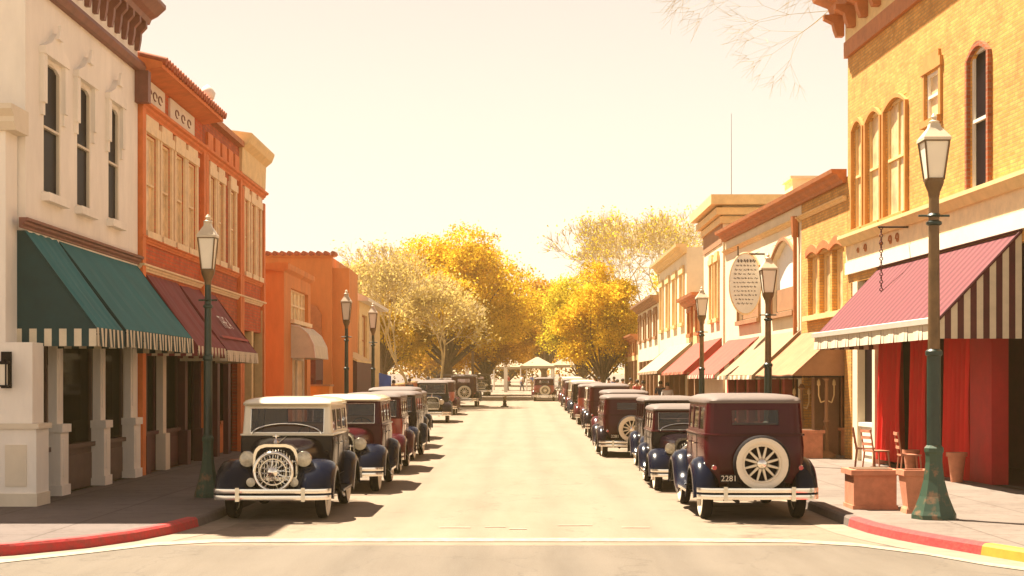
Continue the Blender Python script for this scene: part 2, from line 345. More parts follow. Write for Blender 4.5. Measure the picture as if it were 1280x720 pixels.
# ------------------------------------------------------------------ ground, roads, kerbs
def strips(ys): return ys
YS = [21.5+2.5*i for i in range(6)]+[36+2*i for i in range(12)]+[62+8*i for i in range(44)]
def sheet(name, mat, xs, ys, zoff):
    mb = MB(); nx = len(xs)
    pts = [(x, y, G(y)+zoff) for y in ys for x in xs]
    mb.add(pts, [(j*nx+i, j*nx+i+1, (j+1)*nx+i+1, (j+1)*nx+i) for j in range(len(ys)-1) for i in range(nx-1)])
    o = mb.build(name, mat); tag(o, kind='structure'); return o
sheet('ground', M['ground'], [-900, -120, -30, 0, 30, 120, 900], [-900, -60, 0, 35, 39, 43, 47, 51, 55, 120, 200, 400, 1500], -.03)
sheet('road', M['road'], [-9.5, 0, 9.5], [18.05, 21, 30, 35]+[37+2*i for i in range(10)]+[60, 90, 120, 160, 220, 300], .0)
sheet('cross_street', M['cross'], [-80, -20, 0, 20, 80], [-6, 5, 18.05], .0)
LK = [(-80, 15.6), (-12, 15.8), (-8.2, 16.05), (-6.9, 16.4), (-6.0, 16.95), (-5.35, 17.7), (-4.95, 18.5), (-4.68, 19.4), (-4.55, 20.4), (-4.5, 21.5)]
RK = [(80, 13.7), (12, 13.8), (8.5, 14.1), (7.2, 14.6), (6.4, 15.3), (5.9, 16.1), (5.55, 17.0), (5.22, 17.9), (4.98, 18.7), (4.82, 19.5), (4.76, 20.4), (4.75, 21.5)]
def offset(pts, d):
    out = []
    for i, (x, y) in enumerate(pts):
        a = Vector(pts[max(0, i-1)]); b = Vector(pts[min(len(pts)-1, i+1)]); t = (b-a).normalized()
        out.append((x+t.y*d*-1, y+t.x*d))
    return out
def kerb_and_walk(K, sgn, colour):
    far = [(K[-1][0], y) for y in YS[1:]]
    line = K+far
    inner = offset(line, .17 if sgn < 0 else -.17)
    mb = MB()
    for i in range(len(line)-1):
        (x0, y0), (x1, y1) = line[i], line[i+1]; (a0, b0), (a1, b1) = inner[i], inner[i+1]
        z0, z1 = G(y0), G(y1); h = .14; mi = colour((y0+y1)/2)
        sx = .02*sgn
        mb.quad((x0, y0, z0-.02), (x1, y1, z1-.02), (x1+sx, y1, z1+h-.03), (x0+sx, y0, z0+h-.03), mi)
        mb.quad((x0+sx, y0, z0+h-.03), (x1+sx, y1, z1+h-.03), (x1+sx*2.5, y1, z1+h), (x0+sx*2.5, y0, z0+h), mi)
        mb.quad((x0+sx*2.5, y0, z0+h), (x1+sx*2.5, y1, z1+h), (a1, b1, z1+h), (a0, b0, z0+h), mi)
    o = mb.build('kerb', [M['kcon'], M['kred'], M['kpink'], M['kyel'], M['black']], fix=False); tag(o, kind='structure')
    # pavement: fan from kerb inner edge to far side
    mb = MB(); X = 60*sgn
    nl = len(K)
    pts = [(a, b, G(b)+.14) for a, b in inner]+[(X, max(b, inner[1][1]), G(b)+.14) for a, b in inner]
    n = len(inner)
    mb.add(pts, [(i, i+1, n+i+1, n+i) for i in range(1, n-1)])
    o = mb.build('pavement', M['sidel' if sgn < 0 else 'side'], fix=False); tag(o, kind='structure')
    # gutter pan beside kerb
    g = offset(line, -.45 if sgn < 0 else .45); mb = MB()
    for i in range(1, len(line)-1):
        mb.quad((*line[i], G(line[i][1])+.004), (*line[i+1], G(line[i+1][1])+.004), (*g[i+1], G(g[i+1][1])+.004), (*g[i], G(g[i][1])+.004))
    o = mb.build('gutter', M['gutter'], fix=False); tag(o, kind='structure')
M['gutter'] = pmat('gutter_concrete', (.25, .20, .145), .9, var=.15, scale=4)
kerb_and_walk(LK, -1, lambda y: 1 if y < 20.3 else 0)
kerb_and_walk(RK, 1, lambda y: 3 if y < 16.9 else (1 if y < 18.4 else (2 if y < 19.0 else (1 if y < 20.2 else 0))))
mb = MB()
# stop line, its two curved ends, faint crosswalk marks
line = [(-6.9, 15.55), (-5.9, 16.2), (-5.2, 17.1), (-4.6, 17.95), (-3.9, 18.3), (-2, 18.42), (2, 18.42), (3.6, 18.3), (4.3, 17.9), (4.9, 17.0), (5.3, 16.0), (5.9, 15.0)]
for (a, b), (c, d) in zip(line, line[1:]):
    mb.quad((a, b-.0, .008), (c, d-.0, .008), (c, d+.42, .008), (a, b+.42, .008))
for x, y, l, wd in ((-1.1, 20.2, .45, .10), (-.45, 20.3, .3, .1), (-.1, 20.0, .25, .08), (.6, 20.5, .5, .08), (1.5, 20.2, .4, .1)):
    mb.quad((x, y, .008), (x+l, y, .008), (x+l, y+wd, .008), (x, y+wd, .008))
o = mb.build('road_marking', M['paint'], fix=False); tag(o, kind='structure')

# ------------------------------------------------------------------ building helpers
def PL(u, n, z): return (-7.85+n, u, z)
def PR(u, n, z): return (10.5-.056*u-n, u, z)
def PR2(u, n, z): return (7.55-n, u, z)
def PF(D):                                               # wall facing the camera
    return lambda u, n, z: (u, D-n, z)
def facade(mb, P, u0, u1, z0, z1, holes, depth=.2, mi=0):
    us = sorted({u0, u1, *[h[0] for h in holes], *[h[1] for h in holes]}); zs = sorted({z0, z1, *[h[2] for h in holes], *[h[3] for h in holes]})
    us = [u for u in us if u0 <= u <= u1]; zs = [z for z in zs if z0 <= z <= z1]
    for a, b in zip(us, us[1:]):
        for c, d in zip(zs, zs[1:]):
            cu, cz = (a+b)/2, (c+d)/2
            if any(h[0] < cu < h[1] and h[2] < cz < h[3] for h in holes): continue
            mb.quad(P(a, 0, c), P(b, 0, c), P(b, 0, d), P(a, 0, d), mi)
    for a, b, c, d in [h[:4] for h in holes]:
        D = depth+.05
        mb.quad(P(a, 0, c), P(a, 0, d), P(a, -D, d), P(a, -D, c), mi); mb.quad(P(b, 0, c), P(b, 0, d), P(b, -D, d), P(b, -D, c), mi)
        mb.quad(P(a, 0, d), P(b, 0, d), P(b, -D, d), P(a, -D, d), mi); mb.quad(P(a, 0, c), P(b, 0, c), P(b, -D, c), P(a, -D, c), mi)
def arch(u0, u1, z, rise, n=8):
    return [(u0+(u1-u0)*i/n, z+rise*math.sin(math.pi*i/n)) for i in range(n+1)]
def spandrel(mb, P, u0, u1, z1, rise, depth, mi=0):      # fills the corners above an arch inside a square hole
    a = arch(u0, u1, z1-rise, rise)
    h = len(a)//2
    mb.prism(P, [(u0, z1)]+a[:h+1], -depth+.02, -.006, mi)
    mb.prism(P, [(u1, z1)]+a[h:][::-1], -depth+.02, -.006, mi)
def window(P, par, u0, u1, z0, z1, depth=.2, frame='white', pane='glass', style='plain', rise=0.0, fw=.07, trim=None, mull=0, rail=True, sillm=None, proud=.08):
    t = trim or frame
    mb = MB(); d = -depth
    mb.box(P, u0, u0+fw, d, d+.07, z0, z1); mb.box(P, u1-fw, u1, d, d+.07, z0, z1)
    mb.box(P, u0+fw, u1-fw, d, d+.07, z1-fw, z1); mb.box(P, u0+fw, u1-fw, d, d+.07, z0, z0+fw)
    if rail: mb.box(P, u0+fw, u1-fw, d, d+.08, (z0+z1)/2-fw*.45, (z0+z1)/2+fw*.45)
    for k in range(mull):
        c = u0+(u1-u0)*(k+1)/(mull+1); mb.box(P, c-.03, c+.03, d+.005, d+.06, z0+fw, z1-fw)
    win = mb.build('window', M[frame], par)
    mb = MB(); mb.quad(P(u0+.01, d+.02, z0+.01), P(u1-.01, d+.02, z0+.01), P(u1-.01, d+.02, z1-.01), P(u0+.01, d+.02, z1-.01))
    mb.build('pane', M[pane], win, fix=False)
    mb = MB(); mb.box(P, u0-.12, u1+.12, -.05, proud+.06, z0-.14, z0-.0); mb.build('sill', M[sillm or t], win)
    if style == 'pediment':
        mb = MB(); uc = (u0+u1)/2
        for a, b in ((u0-.2, u0-.03), (u1+.03, u1+.2)):
            mb.box(P, a, b, .0, proud, z1-.75, z1+.05); mb.box(P, a+.02, b-.02, .0, proud*.6, z1-.95, z1-.75)
        mb.prism(P, [(u0-.22, z1+.05), (u0-.22, z1+.17), (u0+.12, z1+.30), (uc, z1+.52), (u1-.12, z1+.30), (u1+.22, z1+.17), (u1+.22, z1+.05)], 0, proud*1.3)
        mb.prism(P, [(uc-.12, z1+.40), (uc, z1+.66), (uc+.12, z1+.40)], proud*1.3, proud*2)
        mb.build('hood_moulding', M[t], win)
    elif style == 'arch':
        mb = MB(); a = arch(u0-.02, u1+.02, z1-rise, rise+.02, 10); b = arch(u0-.11, u1+.11, z1-rise, rise+.12, 10)
        for i in range(10): mb.prism(P, [a[i], b[i], b[i+1], a[i+1]], .0, proud)
        mb.box(P, u0-.11, u0-.02, 0, proud, z0+.0, z1-rise-.002); mb.box(P, u1+.02, u1+.11, 0, proud, z0+.0, z1-rise-.002)
        mb.build('hood_moulding', M[t], win)
    elif style == 'surround':
        mb = MB()
        mb.box(P, u0-.14, u0-.01, 0, proud, z0, z1+.02); mb.box(P, u1+.01, u1+.14, 0, proud, z0, z1+.02)
        mb.box(P, u0-.18, u1+.18, 0, proud*1.4, z1+.02, z1+.22); mb.box(P, u0-.05, u1+.05, 0, proud*1.1, z1+.22, z1+.38)
        mb.build('hood_moulding', M[t], win)
    return win
def shell(mb, P, u0, u1, z0, z1, back=9.0, mi=0, roofm=1, pz=.5):    # side walls, back wall, roof behind a facade
    for u in (u0, u1): mb.quad(P(u, 0, z0), P(u, -back, z0), P(u, -back, z1), P(u, 0, z1), mi)
    mb.quad(P(u0, -back, z0), P(u1, -back, z0), P(u1, -back, z1), P(u0, -back, z1), mi)
    mb.quad(P(u0, -.3, z1), P(u1, -.3, z1), P(u1, -back, z1), P(u0, -back, z1), roofm)
    mb.quad(P(u0, 0, z1), P(u1, 0, z1), P(u1, -.3, z1), P(u0, -.3, z1), mi)
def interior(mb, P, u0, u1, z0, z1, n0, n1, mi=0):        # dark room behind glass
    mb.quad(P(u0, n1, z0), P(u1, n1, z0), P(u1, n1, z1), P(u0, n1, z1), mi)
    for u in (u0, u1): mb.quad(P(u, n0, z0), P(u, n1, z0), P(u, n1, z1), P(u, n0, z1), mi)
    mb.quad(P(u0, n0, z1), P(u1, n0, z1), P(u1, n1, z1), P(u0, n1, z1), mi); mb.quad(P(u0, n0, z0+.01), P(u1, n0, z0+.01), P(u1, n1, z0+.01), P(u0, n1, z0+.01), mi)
def cornice(P, par, u0, u1, z, h, p, mat, name='cornice', end=True):
    mb = MB()
    prof = [(0, z), (p*.25, z), (p*.3, z+h*.2), (p*.55, z+h*.4), (p*.62, z+h*.62), (p*.95, z+h*.72), (p, z+h), (0, z+h)]
    mb.profile(P, prof, u0, u1); return mb.build(name, M[mat], par)
def storefront(P, par, bays, z0, zt, rec=.35, bulk=.75, frame='cream', room=None, deep=1.8, door=None):
    """bays: (u0,u1); recessed glass above a panelled bulkhead, dark room behind"""
    for k, (a, b) in enumerate(bays):
        mb = MB(); d = -rec
        if door is not None and k in door: zb = z0+.02
        else:
            zb = z0+bulk
            mb.box(P, a, b, d-.08, d, z0, zb); mb.box(P, a, b, d-.1, d+.08, zb, zb+.08)
            mb.box(P, a+.12, b-.12, d, d+.03, z0+.14, zb-.12); zb += .08
        mb.box(P, a, a+.07, d-.06, d, zb, zt); mb.box(P, b-.07, b, d-.06, d, zb, zt); mb.box(P, a+.07, b-.07, d-.06, d, zt-.1, zt)
        sf = mb.build('shopfront', M[frame], par)
        mb = MB(); mb.quad(P(a+.02, d-.03, zb), P(b-.02, d-.03, zb), P(b-.02, d-.03, zt-.02), P(a+.02, d-.03, zt-.02)); mb.build('pane', M['shopglass'], sf, fix=False)
    a, b = bays[0][0], bays[-1][1]
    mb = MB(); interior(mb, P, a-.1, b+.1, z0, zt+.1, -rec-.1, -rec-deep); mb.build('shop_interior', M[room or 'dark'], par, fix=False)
def awning(name, label, P, u0, u1, zt, zf, p, mats, val=.3, stripes=.12, endstripe=None, group=None, zval=None, wrap=0.0, scallop=False, th=.02, endmat=None, slope_stripes=None, ribs=True):
    """mats: slope, end, valance a, valance b"""
    root = thing(name, label, 'awning', P((u0+u1)/2, 0, zt), group)
    mb = MB()
    if slope_stripes:
        n = max(2, int((u1-u0)/slope_stripes))
        for i in range(n):
            a, b = u0+(u1-u0)*i/n, u0+(u1-u0)*(i+1)/n
            mb.add([P(a, 0, zt), P(b, 0, zt), P(b, p, zf), P(a, p, zf), P(a, 0, zt-th), P(b, 0, zt-th), P(b, p, zf-th), P(a, p, zf-th)], [(0, 1, 2, 3), (4, 5, 6, 7)], i % 2)
        sm = [M[mats[0]], M[slope_mat2]]
    else:
        N = 14
        for i in range(N):
            for j in range(4):
                def S(u, t): return P(u, p*t, zt+(zf-zt)*t-.035*math.sin(math.pi*t)*(1+.6*math.sin((u-u0)*7+t))+.012*math.sin((u-u0)*17+3*t))
                a, b = u0+(u1-u0)*i/N, u0+(u1-u0)*(i+1)/N
                q = [S(a, j/4), S(b, j/4), S(b, (j+1)/4), S(a, (j+1)/4)]
                mb.add(q+[(x, y, z-th) for x, y, z in q], [(0, 1, 2, 3), (4, 5, 6, 7)])
        sm = [M[mats[0]]]
    mb.build('slope_cloth', sm, root, smooth=40, fix=False)
    for e, s in ((u0, -1), (u1, 1)):
        mb = MB(); es = e-s*.01
        if endstripe and s == -1:
            n = int(p/endstripe)
            for i in range(n):
                a, b = p*i/n, p*(i+1)/n; za = zt+(zf-zt)*a/p; zb = zt+(zf-zt)*b/p
                mb.add([P(es, a, zf-val), P(es, b, zf-val), P(es, b, zb), P(es, a, za)], [(0, 1, 2, 3)], 2 if i % 2 else 3)
            mb.build('end_cloth', [M[mats[1]], M[mats[1]], M[mats[2]], M[mats[3]]], root, fix=False)
        else:
            mb.add([P(es, -wrap if s == -1 else 0, zt), P(es, 0, zt), P(es, p, zf), P(es, p, zf-.02), P(es, -wrap if s == -1 else 0, zf-.02)], [(0, 1, 2, 3, 4)])
            mb.build('end_cloth', M[mats[1]], root, fix=False)
            if val:
                mb = MB(); st = .115 if not scallop else .12; L0 = -wrap if s == -1 else 0; n = max(4, int((p-L0)/st))
                for i in range(n):
                    a, b = L0+(p-L0)*i/n, L0+(p-L0)*(i+1)/n
                    mb.add([P(es+.004*s, a, zf-.02), P(es+.004*s, b, zf-.02), P(es+.004*s, b, zf-val), P(es+.004*s, a, zf-val)], [(0, 1, 2, 3)], (i+1) % 2)
                mb.build('end_valance', [M[mats[2]], M[mats[3]]], root, fix=False)
    if val:
        mb = MB(); n = max(4, int((u1-u0)/stripes))
        for i in range(n):
            a, b = u0+(u1-u0)*i/n, u0+(u1-u0)*(i+1)/n; w2 = .015*math.sin(i*1.3)
            if scallop:
                m_ = (a+b)/2
                mb.add([P(a, p+.01, zf), P(b, p+.01, zf), P(b, p+.015, zf-val*.5), P(m_, p+.02, zf-val), P(a, p+.015, zf-val*.5)], [(0, 1, 2, 3, 4)], i % 2)
            else: mb.add([P(a, p+.01, zf), P(b, p+.01, zf), P(b, p+.02+w2, zf-val), P(a, p+.02+w2, zf-val)], [(0, 1, 2, 3)], i % 2)
        mb.build('valance', [M[mats[2]], M[mats[3]]], root, fix=False)
    mb = MB()
    for u in (u0+.03, u1-.03):
        mb.tube(P(u, .0, zt-.04), P(u, p-.02, zf-.05), .016, n=6); mb.tube(P(u, 0, zf-.05), P(u, p-.02, zf-.05), .016, n=6)
    mb.tube(P(u0+.03, p-.02, zf-.05), P(u1-.03, p-.02, zf-.05), .016, n=6)
    mb.build('awning_frame', M['black'], root, smooth=60)
    return root
def textmesh(s, size, P, u, n, z, mat, name, parent=None, flip=1, ext=.004, font_shear=0):
    cu = bpy.data.curves.new(name, 'FONT'); cu.body = s; cu.size = size; cu.align_x = 'CENTER'; cu.align_y = 'CENTER'; cu.extrude = 0; cu.shear = font_shear
    ob = bpy.data.objects.new(name, cu); COL.objects.link(ob); dg = bpy.context.evaluated_depsgraph_get()
    me = bpy.data.meshes.new_from_object(ob.evaluated_get(dg)); bpy.data.objects.remove(ob)
    mb = MB(); mb.v = [P(u+flip*v.co.x, n, z+v.co.y) for v in me.vertices]; mb.f = [tuple(p.vertices) for p in me.polygons]; mb.m = [0]*len(mb.f)
    return mb.build(name, mat, parent, fix=False)
def bracket(par, P, u, n, z, w_, h, p, mat):
    mb = MB(); mb.profile(P, [(n, z), (n+p*.35, z), (n+p*.5, z+h*.35), (n+p*.55, z+h*.6), (n+p, z+h*.8), (n+p, z+h), (n, z+h)], u-w_/2, u+w_/2)
    mb.build('bracket', M[mat], par)

# ------------------------------------------------------------------ LEFT: white building
B = thing('commercial_building', 'cream stucco two storey building with brown bracketed cornice, nearest on the left', 'building', (-11, 26, .14))
U0, U1, ZC = 22.75, 29.5, 8.5
wins = [(23.62, 24.5), (25.42, 26.22), (27.38, 28.1)]
mb = MB(); holes = [(a, b, 5.22, 7.45) for a, b in wins]+[(22.95, 29.3, .14, 4.3)]
facade(mb, PL, U0, U1, .14, 10.0, holes); shell(mb, PL, U0, U1, .14, 10.0)
for a, b in wins: spandrel(mb, PL, a, b, 7.45, .12, .2)
mb.build('wall', [M['cream'], M['roofflat']], B, fix=False)
for a, b in wins: window(PL, B, a, b, 5.22, 7.45, frame='cream2', style='pediment', trim='cream', fw=.045, depth=.08)
cornice(PL, B, U0-.3, U1, 4.52, .16, .14, 'brown', 'belt_course')
mb = MB(); mb.profile(PL, [(0, ZC), (.12, ZC), (.18, ZC+.1), (.14, ZC+.2), (0, ZC+.2)], U0-.25, U1+.02); mb.build('frieze_moulding', M['brown'], B)
for i in range(14): bracket(B, PL, U0+.25+i*.485, .0, ZC+.42, .12, .58, .24, 'brown')
mb = MB(); mb.profile(PL, [(0, 9.5), (.24, 9.5), (.28, 9.6), (.40, 9.66), (.58, 9.82), (.58, 9.9), (0, 10.05)], U0-.3, U1+.04); mb.build('cornice', M['brown'], B)
mb = MB(); mb.box(PL, U1-.24, U1-.02, .0, .28, 7.85, 8.5); mb.build('corner_bracket', M['brown'], B)
# ground-floor columns
for a, b in ((24.25, 24.58), (26.8, 27.12), (28.9, 29.3)):
    mb = MB(); mb.box(PL, a, b, -.13, .02, 1.36, 4.3); mb.box(PL, a-.05, b+.05, -.14, .10, .32, 1.22); mb.box(PL, a-.08, b+.08, -.15, .14, 1.22, 1.36); mb.box(PL, a-.08, b+.08, -.15, .13, .14, .32)
    mb.box(PL, a+.09, b-.09, .02, .035, 1.6, 4.0); mb.box(PL, a+.06, b-.06, .1, .115, .45, 1.1)
    mb.build('column', M['cream'], B)
storefront(PL, B, [(22.95, 24.25), (24.58, 26.8), (27.12, 28.9)], .14, 3.7, rec=.14, bulk=.75, frame='shade', door=None)
mb = MB(); mb.box(PL, 22.95, 29.3, -.3, -.16, 3.7, 4.3); mb.build('transom_panel', M['cream2'], B)
# mannequin in the shop window
T = thing('mannequin', 'pale dressed mannequin bust standing in the shop window under the green awning', 'mannequin', (-8.75, 25.5, .5))
mb = MB(); mb.lathe((-8.6, 25.6, 1.2), (0, 0, 1), [(.05, -.9), (.05, .0), (.22, .05), (.24, .35), (.17, .62), (.23, .95), (.25, 1.1), (.12, 1.22), (.06, 1.28)], 16)
mb.build('torso', M['canvas'], T, smooth=50)
mb = MB(); mb.lathe((-8.6, 25.6, 2.46), (0, 0, 1), [(.05, 0), (.1, .06), (.12, .17), (.09, .28), (.03, .32)], 14); mb.build('head', M['canvas'], T, smooth=50)
mb = MB(); mb.lathe((-8.6, 25.6, .15), (0, 0, 1), [(.22, 0), (.22, .03), (.03, .06), (.03, .3)], 14); mb.build('stand', M['wood'], T, smooth=50)

# corner annex at the far left edge
B = thing('corner_annex', 'low cream annex with panelled corner pier at the left edge of the photo', 'building', (-12, 22.5, .14))
PA = PF(22.2)
mb = MB()
mb.box(PA, -17, -7.97, -.53, 0, 2.7, 6.0); mb.box(PA, -17, -7.55, -.53, .0, 1.35, 2.698); mb.box(PA, -17, -7.47, -.53, .06, .14, 1.35)
mb.build('wall', M['cream'], B)
mb = MB(); mb.box(PA, -17, -7.42, -.55, .11, 1.35, 1.43); mb.box(PA, -17, -7.45, -.55, .09, .14, .34); mb.build('plinth_moulding', M['cream2'], B)
mb = MB(); mb.profile(PA, [(0, 6.0), (.08, 6.0), (.16, 6.12), (.16, 6.2), (.28, 6.3), (.28, 6.38), (-.5, 6.38), (-.5, 6.0)], -17, -7.78); mb.build('cornice', M['cream2'], B)
mb = MB()
for a, b in ((-8.4, -8.05), (-7.95, -7.62)):
    mb.box(PA, a, b, .06, .075, .45, 1.1)
mb.build('panel', M['cream2'], B)
L = thing('wall_lantern', 'small black wall lantern on the cream pier at the left edge', 'lantern', (-8.0, 22.05, 2.2))
mb = MB(); mb.box(PA, -8.02, -7.86, .03, .06, 1.98, 2.55); mb.box(PA, -7.96, -7.92, .06, .2, 2.4, 2.44); mb.box(PA, -8.02, -7.86, .1, .26, 2.36, 2.4); mb.box(PA, -8.02, -7.86, .1, .26, 2.0, 2.03)
for a in (-8.01, -7.89):
    for n in (.11, .23): mb.box(PA, a, a+.02, n, n+.02, 2.03, 2.36)
mb.build('bracket', M['black'], L); mb = MB(); mb.box(PA, -7.99, -7.89, .13, .23, 2.03, 2.35); mb.build('lantern_glass', M['frost'], L)

# green awnings
awning('green_awning', 'narrow dark green awning section wrapping the near corner of the cream building', PL, 22.7, 24.3, 4.50, 2.95, 1.15, ('green', 'greend', 'canvas', 'greend'), val=.30, stripes=.11, wrap=.28)
awning('green_awning', 'wide green awning section with cream and green striped valance', PL, 24.42, 29.45, 4.50, 2.98, 1.15, ('green', 'greend', 'canvas', 'greend'), val=.30, stripes=.11)

# ------------------------------------------------------------------ LEFT: orange brick building 2
def orange_bldg(label, u0, u1, top, wins, wt, brickm, tile=True, ground=None):
    B = thing('brick_building', label, 'building', (-11, (u0+u1)/2, .14))
    mb = MB(); holes = [(a, b, 5.28, 7.35) for a, b in wins]+[(u0+.2, u1-.2, .14, 3.6)]
    facade(mb, PL, u0, u1, .14, top, holes, depth=.1); shell(mb, PL, u0, u1, .14, top, back=10)
    mb.build('wall', [M[brickm], M['roofflat']], B, fix=False)
    for a, b in wins: window(PL, B, a, b, 5.28, 7.35, depth=.09, frame='peach', pane=wt, style='surround', trim='peach', proud=.06, fw=.05)
    cornice(PL, B, u0+.002, u1-.002, 7.74, .2, .2, 'otrim', 'string_course')
    cornice(PL, B, u0+.002, u1-.002, 5.02, .14, .12, 'otrim', 'sill_course')
    cornice(PL, B, u0+.002, u1-.002, 4.42, .14, .14, 'peach', 'belt_course')
    for u in (u0+.14, u1-.14):
        mb = MB(); mb.box(PL, u-.13, u+.13, 0, .10, .14, top-.7); mb.build('pilaster', M['otrim'], B)
    return B
B = orange_bldg('orange brick building with tiled eave and white frieze panels beside the cream building', 29.52, 35.6, 8.72, [(30.0, 30.95), (31.35, 32.2), (32.65, 33.5), (33.85, 34.75)], 'glasswarm', 'obrick')
for a, b in ((29.8, 31.6), (32.1, 34.5)):
    mb = MB(); mb.box(PL, a, b, 0, .05, 8.02, 8.5); mb.build('frieze_panel', M['cream2'], B)
    pnl = MB()
    for k in range(3):
        c = a+(b-a)*(k+1)/4
        pnl.path([PL(c+.16*math.cos(t), .06, 8.24+.09*math.sin(t)) for t in [i*math.pi/5 for i in range(9)]], .015, 5)
    pnl.build('frieze_scroll', M['brown'], B)
mb = MB(); mb.profile(PL, [(0, 8.55), (.42, 8.62), (.5, 8.62), (.5, 8.74), (-3.5, 9.7), (-3.5, 8.6)], 29.53, 35.7); rf = mb.build('roof', M['otrim'], B)
mb = MB()
n = 26
for i in range(n):
    u = 29.62+i*(35.65-29.62)/(n-1)
    mb.tube(PL(u, .58, 8.76), PL(u, -3.4, 9.71), .085, .085, 8)
mb.build('roof_tiles', M['tile'], rf, smooth=60)
# ground floor piers, shopfront
for a, b in ((29.9, 30.15), (31.5, 31.8), (33.6, 33.85), (35.2, 35.45)):
    mb = MB(); mb.box(PL, a, b, -.12, .03, .95, 3.6); mb.box(PL, a-.05, b+.05, -.12, .1, .14, .95); mb.build('column', M['maroon'] if a > 33 or a < 31 else M['cream2'], B)
storefront(PL, B, [(29.7, 31.5), (31.8, 33.6), (33.85, 35.3)], .14, 3.2, rec=.14, bulk=.8, frame='maroon', door=[2])
mb = MB(); mb.box(PL, 29.75, 35.4, -.3, -.16, 3.2, 3.6); mb.build('transom_panel', M['maroon'], B)
A = awning('burgundy_awning', 'burgundy awning over the darker shopfront beside the green awning', PL, 30.15, 33.0, 4.38, 2.86, 1.1, ('burg', 'burg', 'canvas', 'burg'), val=.22, stripes=.16, scallop=True)
A = awning('burgundy_awning', 'burgundy awning with white lettering beside the street lamp', PL, 33.2, 37.1, 4.36, 2.84, 1.1, ('burg', 'burg', 'canvas', 'canvas'), val=.26, stripes=.14)
def PSL(u, n, z):                                        # on the awning's slope: z runs down the cloth
    t = (4.36-z)/(4.36-2.84); return PL(u, t*1.1+n, z)
textmesh('THE A', .42, PSL, 35.3, .06, 3.55, M['white'], 'lettering', A, flip=1)
mb = MB(); mb.quad(PSL(33.6, .05, 3.2), PSL(36.9, .05, 3.2), PSL(36.9, .05, 3.14), PSL(33.6, .05, 3.14)); mb.build('trim_stripe', M['red'], A, fix=False)

# building 3 and 4
B = orange_bldg('deep orange brick building with plain parapet, third from the left edge', 35.62, 40.3, 8.75, [(36.3, 36.95), (37.35, 38.0), (38.9, 39.6)], 'glasswarm', 'obrick2')
mb = MB()
for i in range(5): mb.box(PL, 35.95+i*.86, 36.55+i*.86, 0, .07, 8.02, 8.42)
mb.build('parapet_panel', M['otrim'], B)
mb = MB(); mb.box(PL, 35.63, 40.29, -.2, .16, 8.75, 8.9); mb.box(PL, 35.9, 36.5, -.2, .2, 8.9, 9.15); mb.build('coping', M['rust'], B)
mb = MB(); mb.lathe(PL(35.95, .05, 9.15), (0, 0, 1), [(.05, 0), (.16, .1), (.2, .25), (.12, .38), (.02, .45)], 12); mb.build('urn', M['white'], B, smooth=50)
storefront(PL, B, [(35.9, 37.2), (37.5, 38.6), (38.9, 40.0)], .14, 3.2, rec=.3, bulk=.8, frame='otrim')
for a in (35.85, 37.2, 38.6):
    mb = MB(); mb.box(PL, a, a+.3, -.1, .04, .14, 3.6); mb.build('column', M['maroon'], B)
B = orange_bldg('narrow orange brick building with projecting pale yellow cornice', 40.32, 44.0, 8.3, [(40.9, 41.5), (42.0, 42.6), (43.0, 43.5)], 'glasswarm', 'obrick')
mb = MB(); mb.profile(PL, [(0, 8.05), (.08, 8.05), (.1, 8.75), (.28, 8.9), (.36, 9.1), (.36, 9.16), (-.3, 9.25), (-.3, 8.05)], 40.3, 44.1); mb.build('cornice', M['ytrim'], B)
storefront(PL, B, [(40.6, 42.0), (42.3, 43.7)], .14, 3.2, rec=.3, bulk=.8, frame='otrim')
mb = MB(); mb.box(PL, 42.0, 42.3, -.25, .04, .14, 3.6); mb.box(PL, 43.72, 43.98, -.2, .05, .14, 4.3); mb.build('column', M['ytrim'], B)

# ------------------------------------------------------------------ LEFT: orange stucco A, B, C
B = thing('stucco_shop', 'low orange stucco shop with pale awning over a glazed door', 'building', (-11, 51, .2))
g = G(48)+.13
mb = MB(); holes = [(49.9, 53.4, g, 3.0), (49.6, 53.7, 4.3, 5.4)]
facade(mb, PL, 48.1, 54.3, g-.2, 6.0, holes, depth=.2); shell(mb, PL, 48.1, 54.3, g-.2, 6.0, back=6)
mb.build('wall', [M['ostucco'], M['roofflat']], B, fix=False)
mb = MB(); mb.profile(PL, [(0, 5.85), (.14, 5.95), (.16, 6.14), (-.3, 6.14), (-.3, 5.85)], 48.0, 54.4); mb.build('coping', M['ostucco'], B)
mb = MB(); mb.box(PF(48.1), -13.8, -7.69, 0, .12, 5.9, 6.12); mb.build('side_coping', M['ostucco'], B)
window(PL, B, 49.6, 53.7, 4.3, 5.4, frame='peach', pane='glasswarm', mull=4, rail=True)
mb = MB()
mb.box(PL, 49.9, 50.05, -.2, -.1, g, 3.0); mb.box(PL, 51.6, 51.75, -.2, -.1, g, 3.0); mb.box(PL, 53.25, 53.4, -.2, -.1, g, 3.0); mb.box(PL, 50.05, 53.25, -.2, -.1, 1.15, 1.25); mb.box(PL, 50.05, 53.25, -.2, -.1, 2.9, 3.0)
d = mb.build('door', M['cream2'], B)
mb = MB(); mb.quad(PL(50, -.17, g), PL(53.3, -.17, g), PL(53.3, -.17, 2.95), PL(50, -.17, 2.95)); mb.build('pane', M['glasswarm'], d, fix=False)
r = thing('pale_awning', 'rounded pale cream awning over the orange shop door', 'awning', PL(51.5, 0, 4.0))
mb = MB(); arcp = [(0, 4.1), (.3, 4.05), (.6, 3.8), (.8, 3.4), (.84, 2.95)]
for (a, b), (c, e) in zip(arcp, arcp[1:]):
    mb.quad(PL(49.6, a, b), PL(52.9, a, b), PL(52.9, c, e), PL(49.6, c, e))
for u in (49.6, 52.9): mb.add([PL(u, a, b) for a, b in arcp]+[PL(u, 0, 2.95)], [tuple(range(len(arcp)+1))])
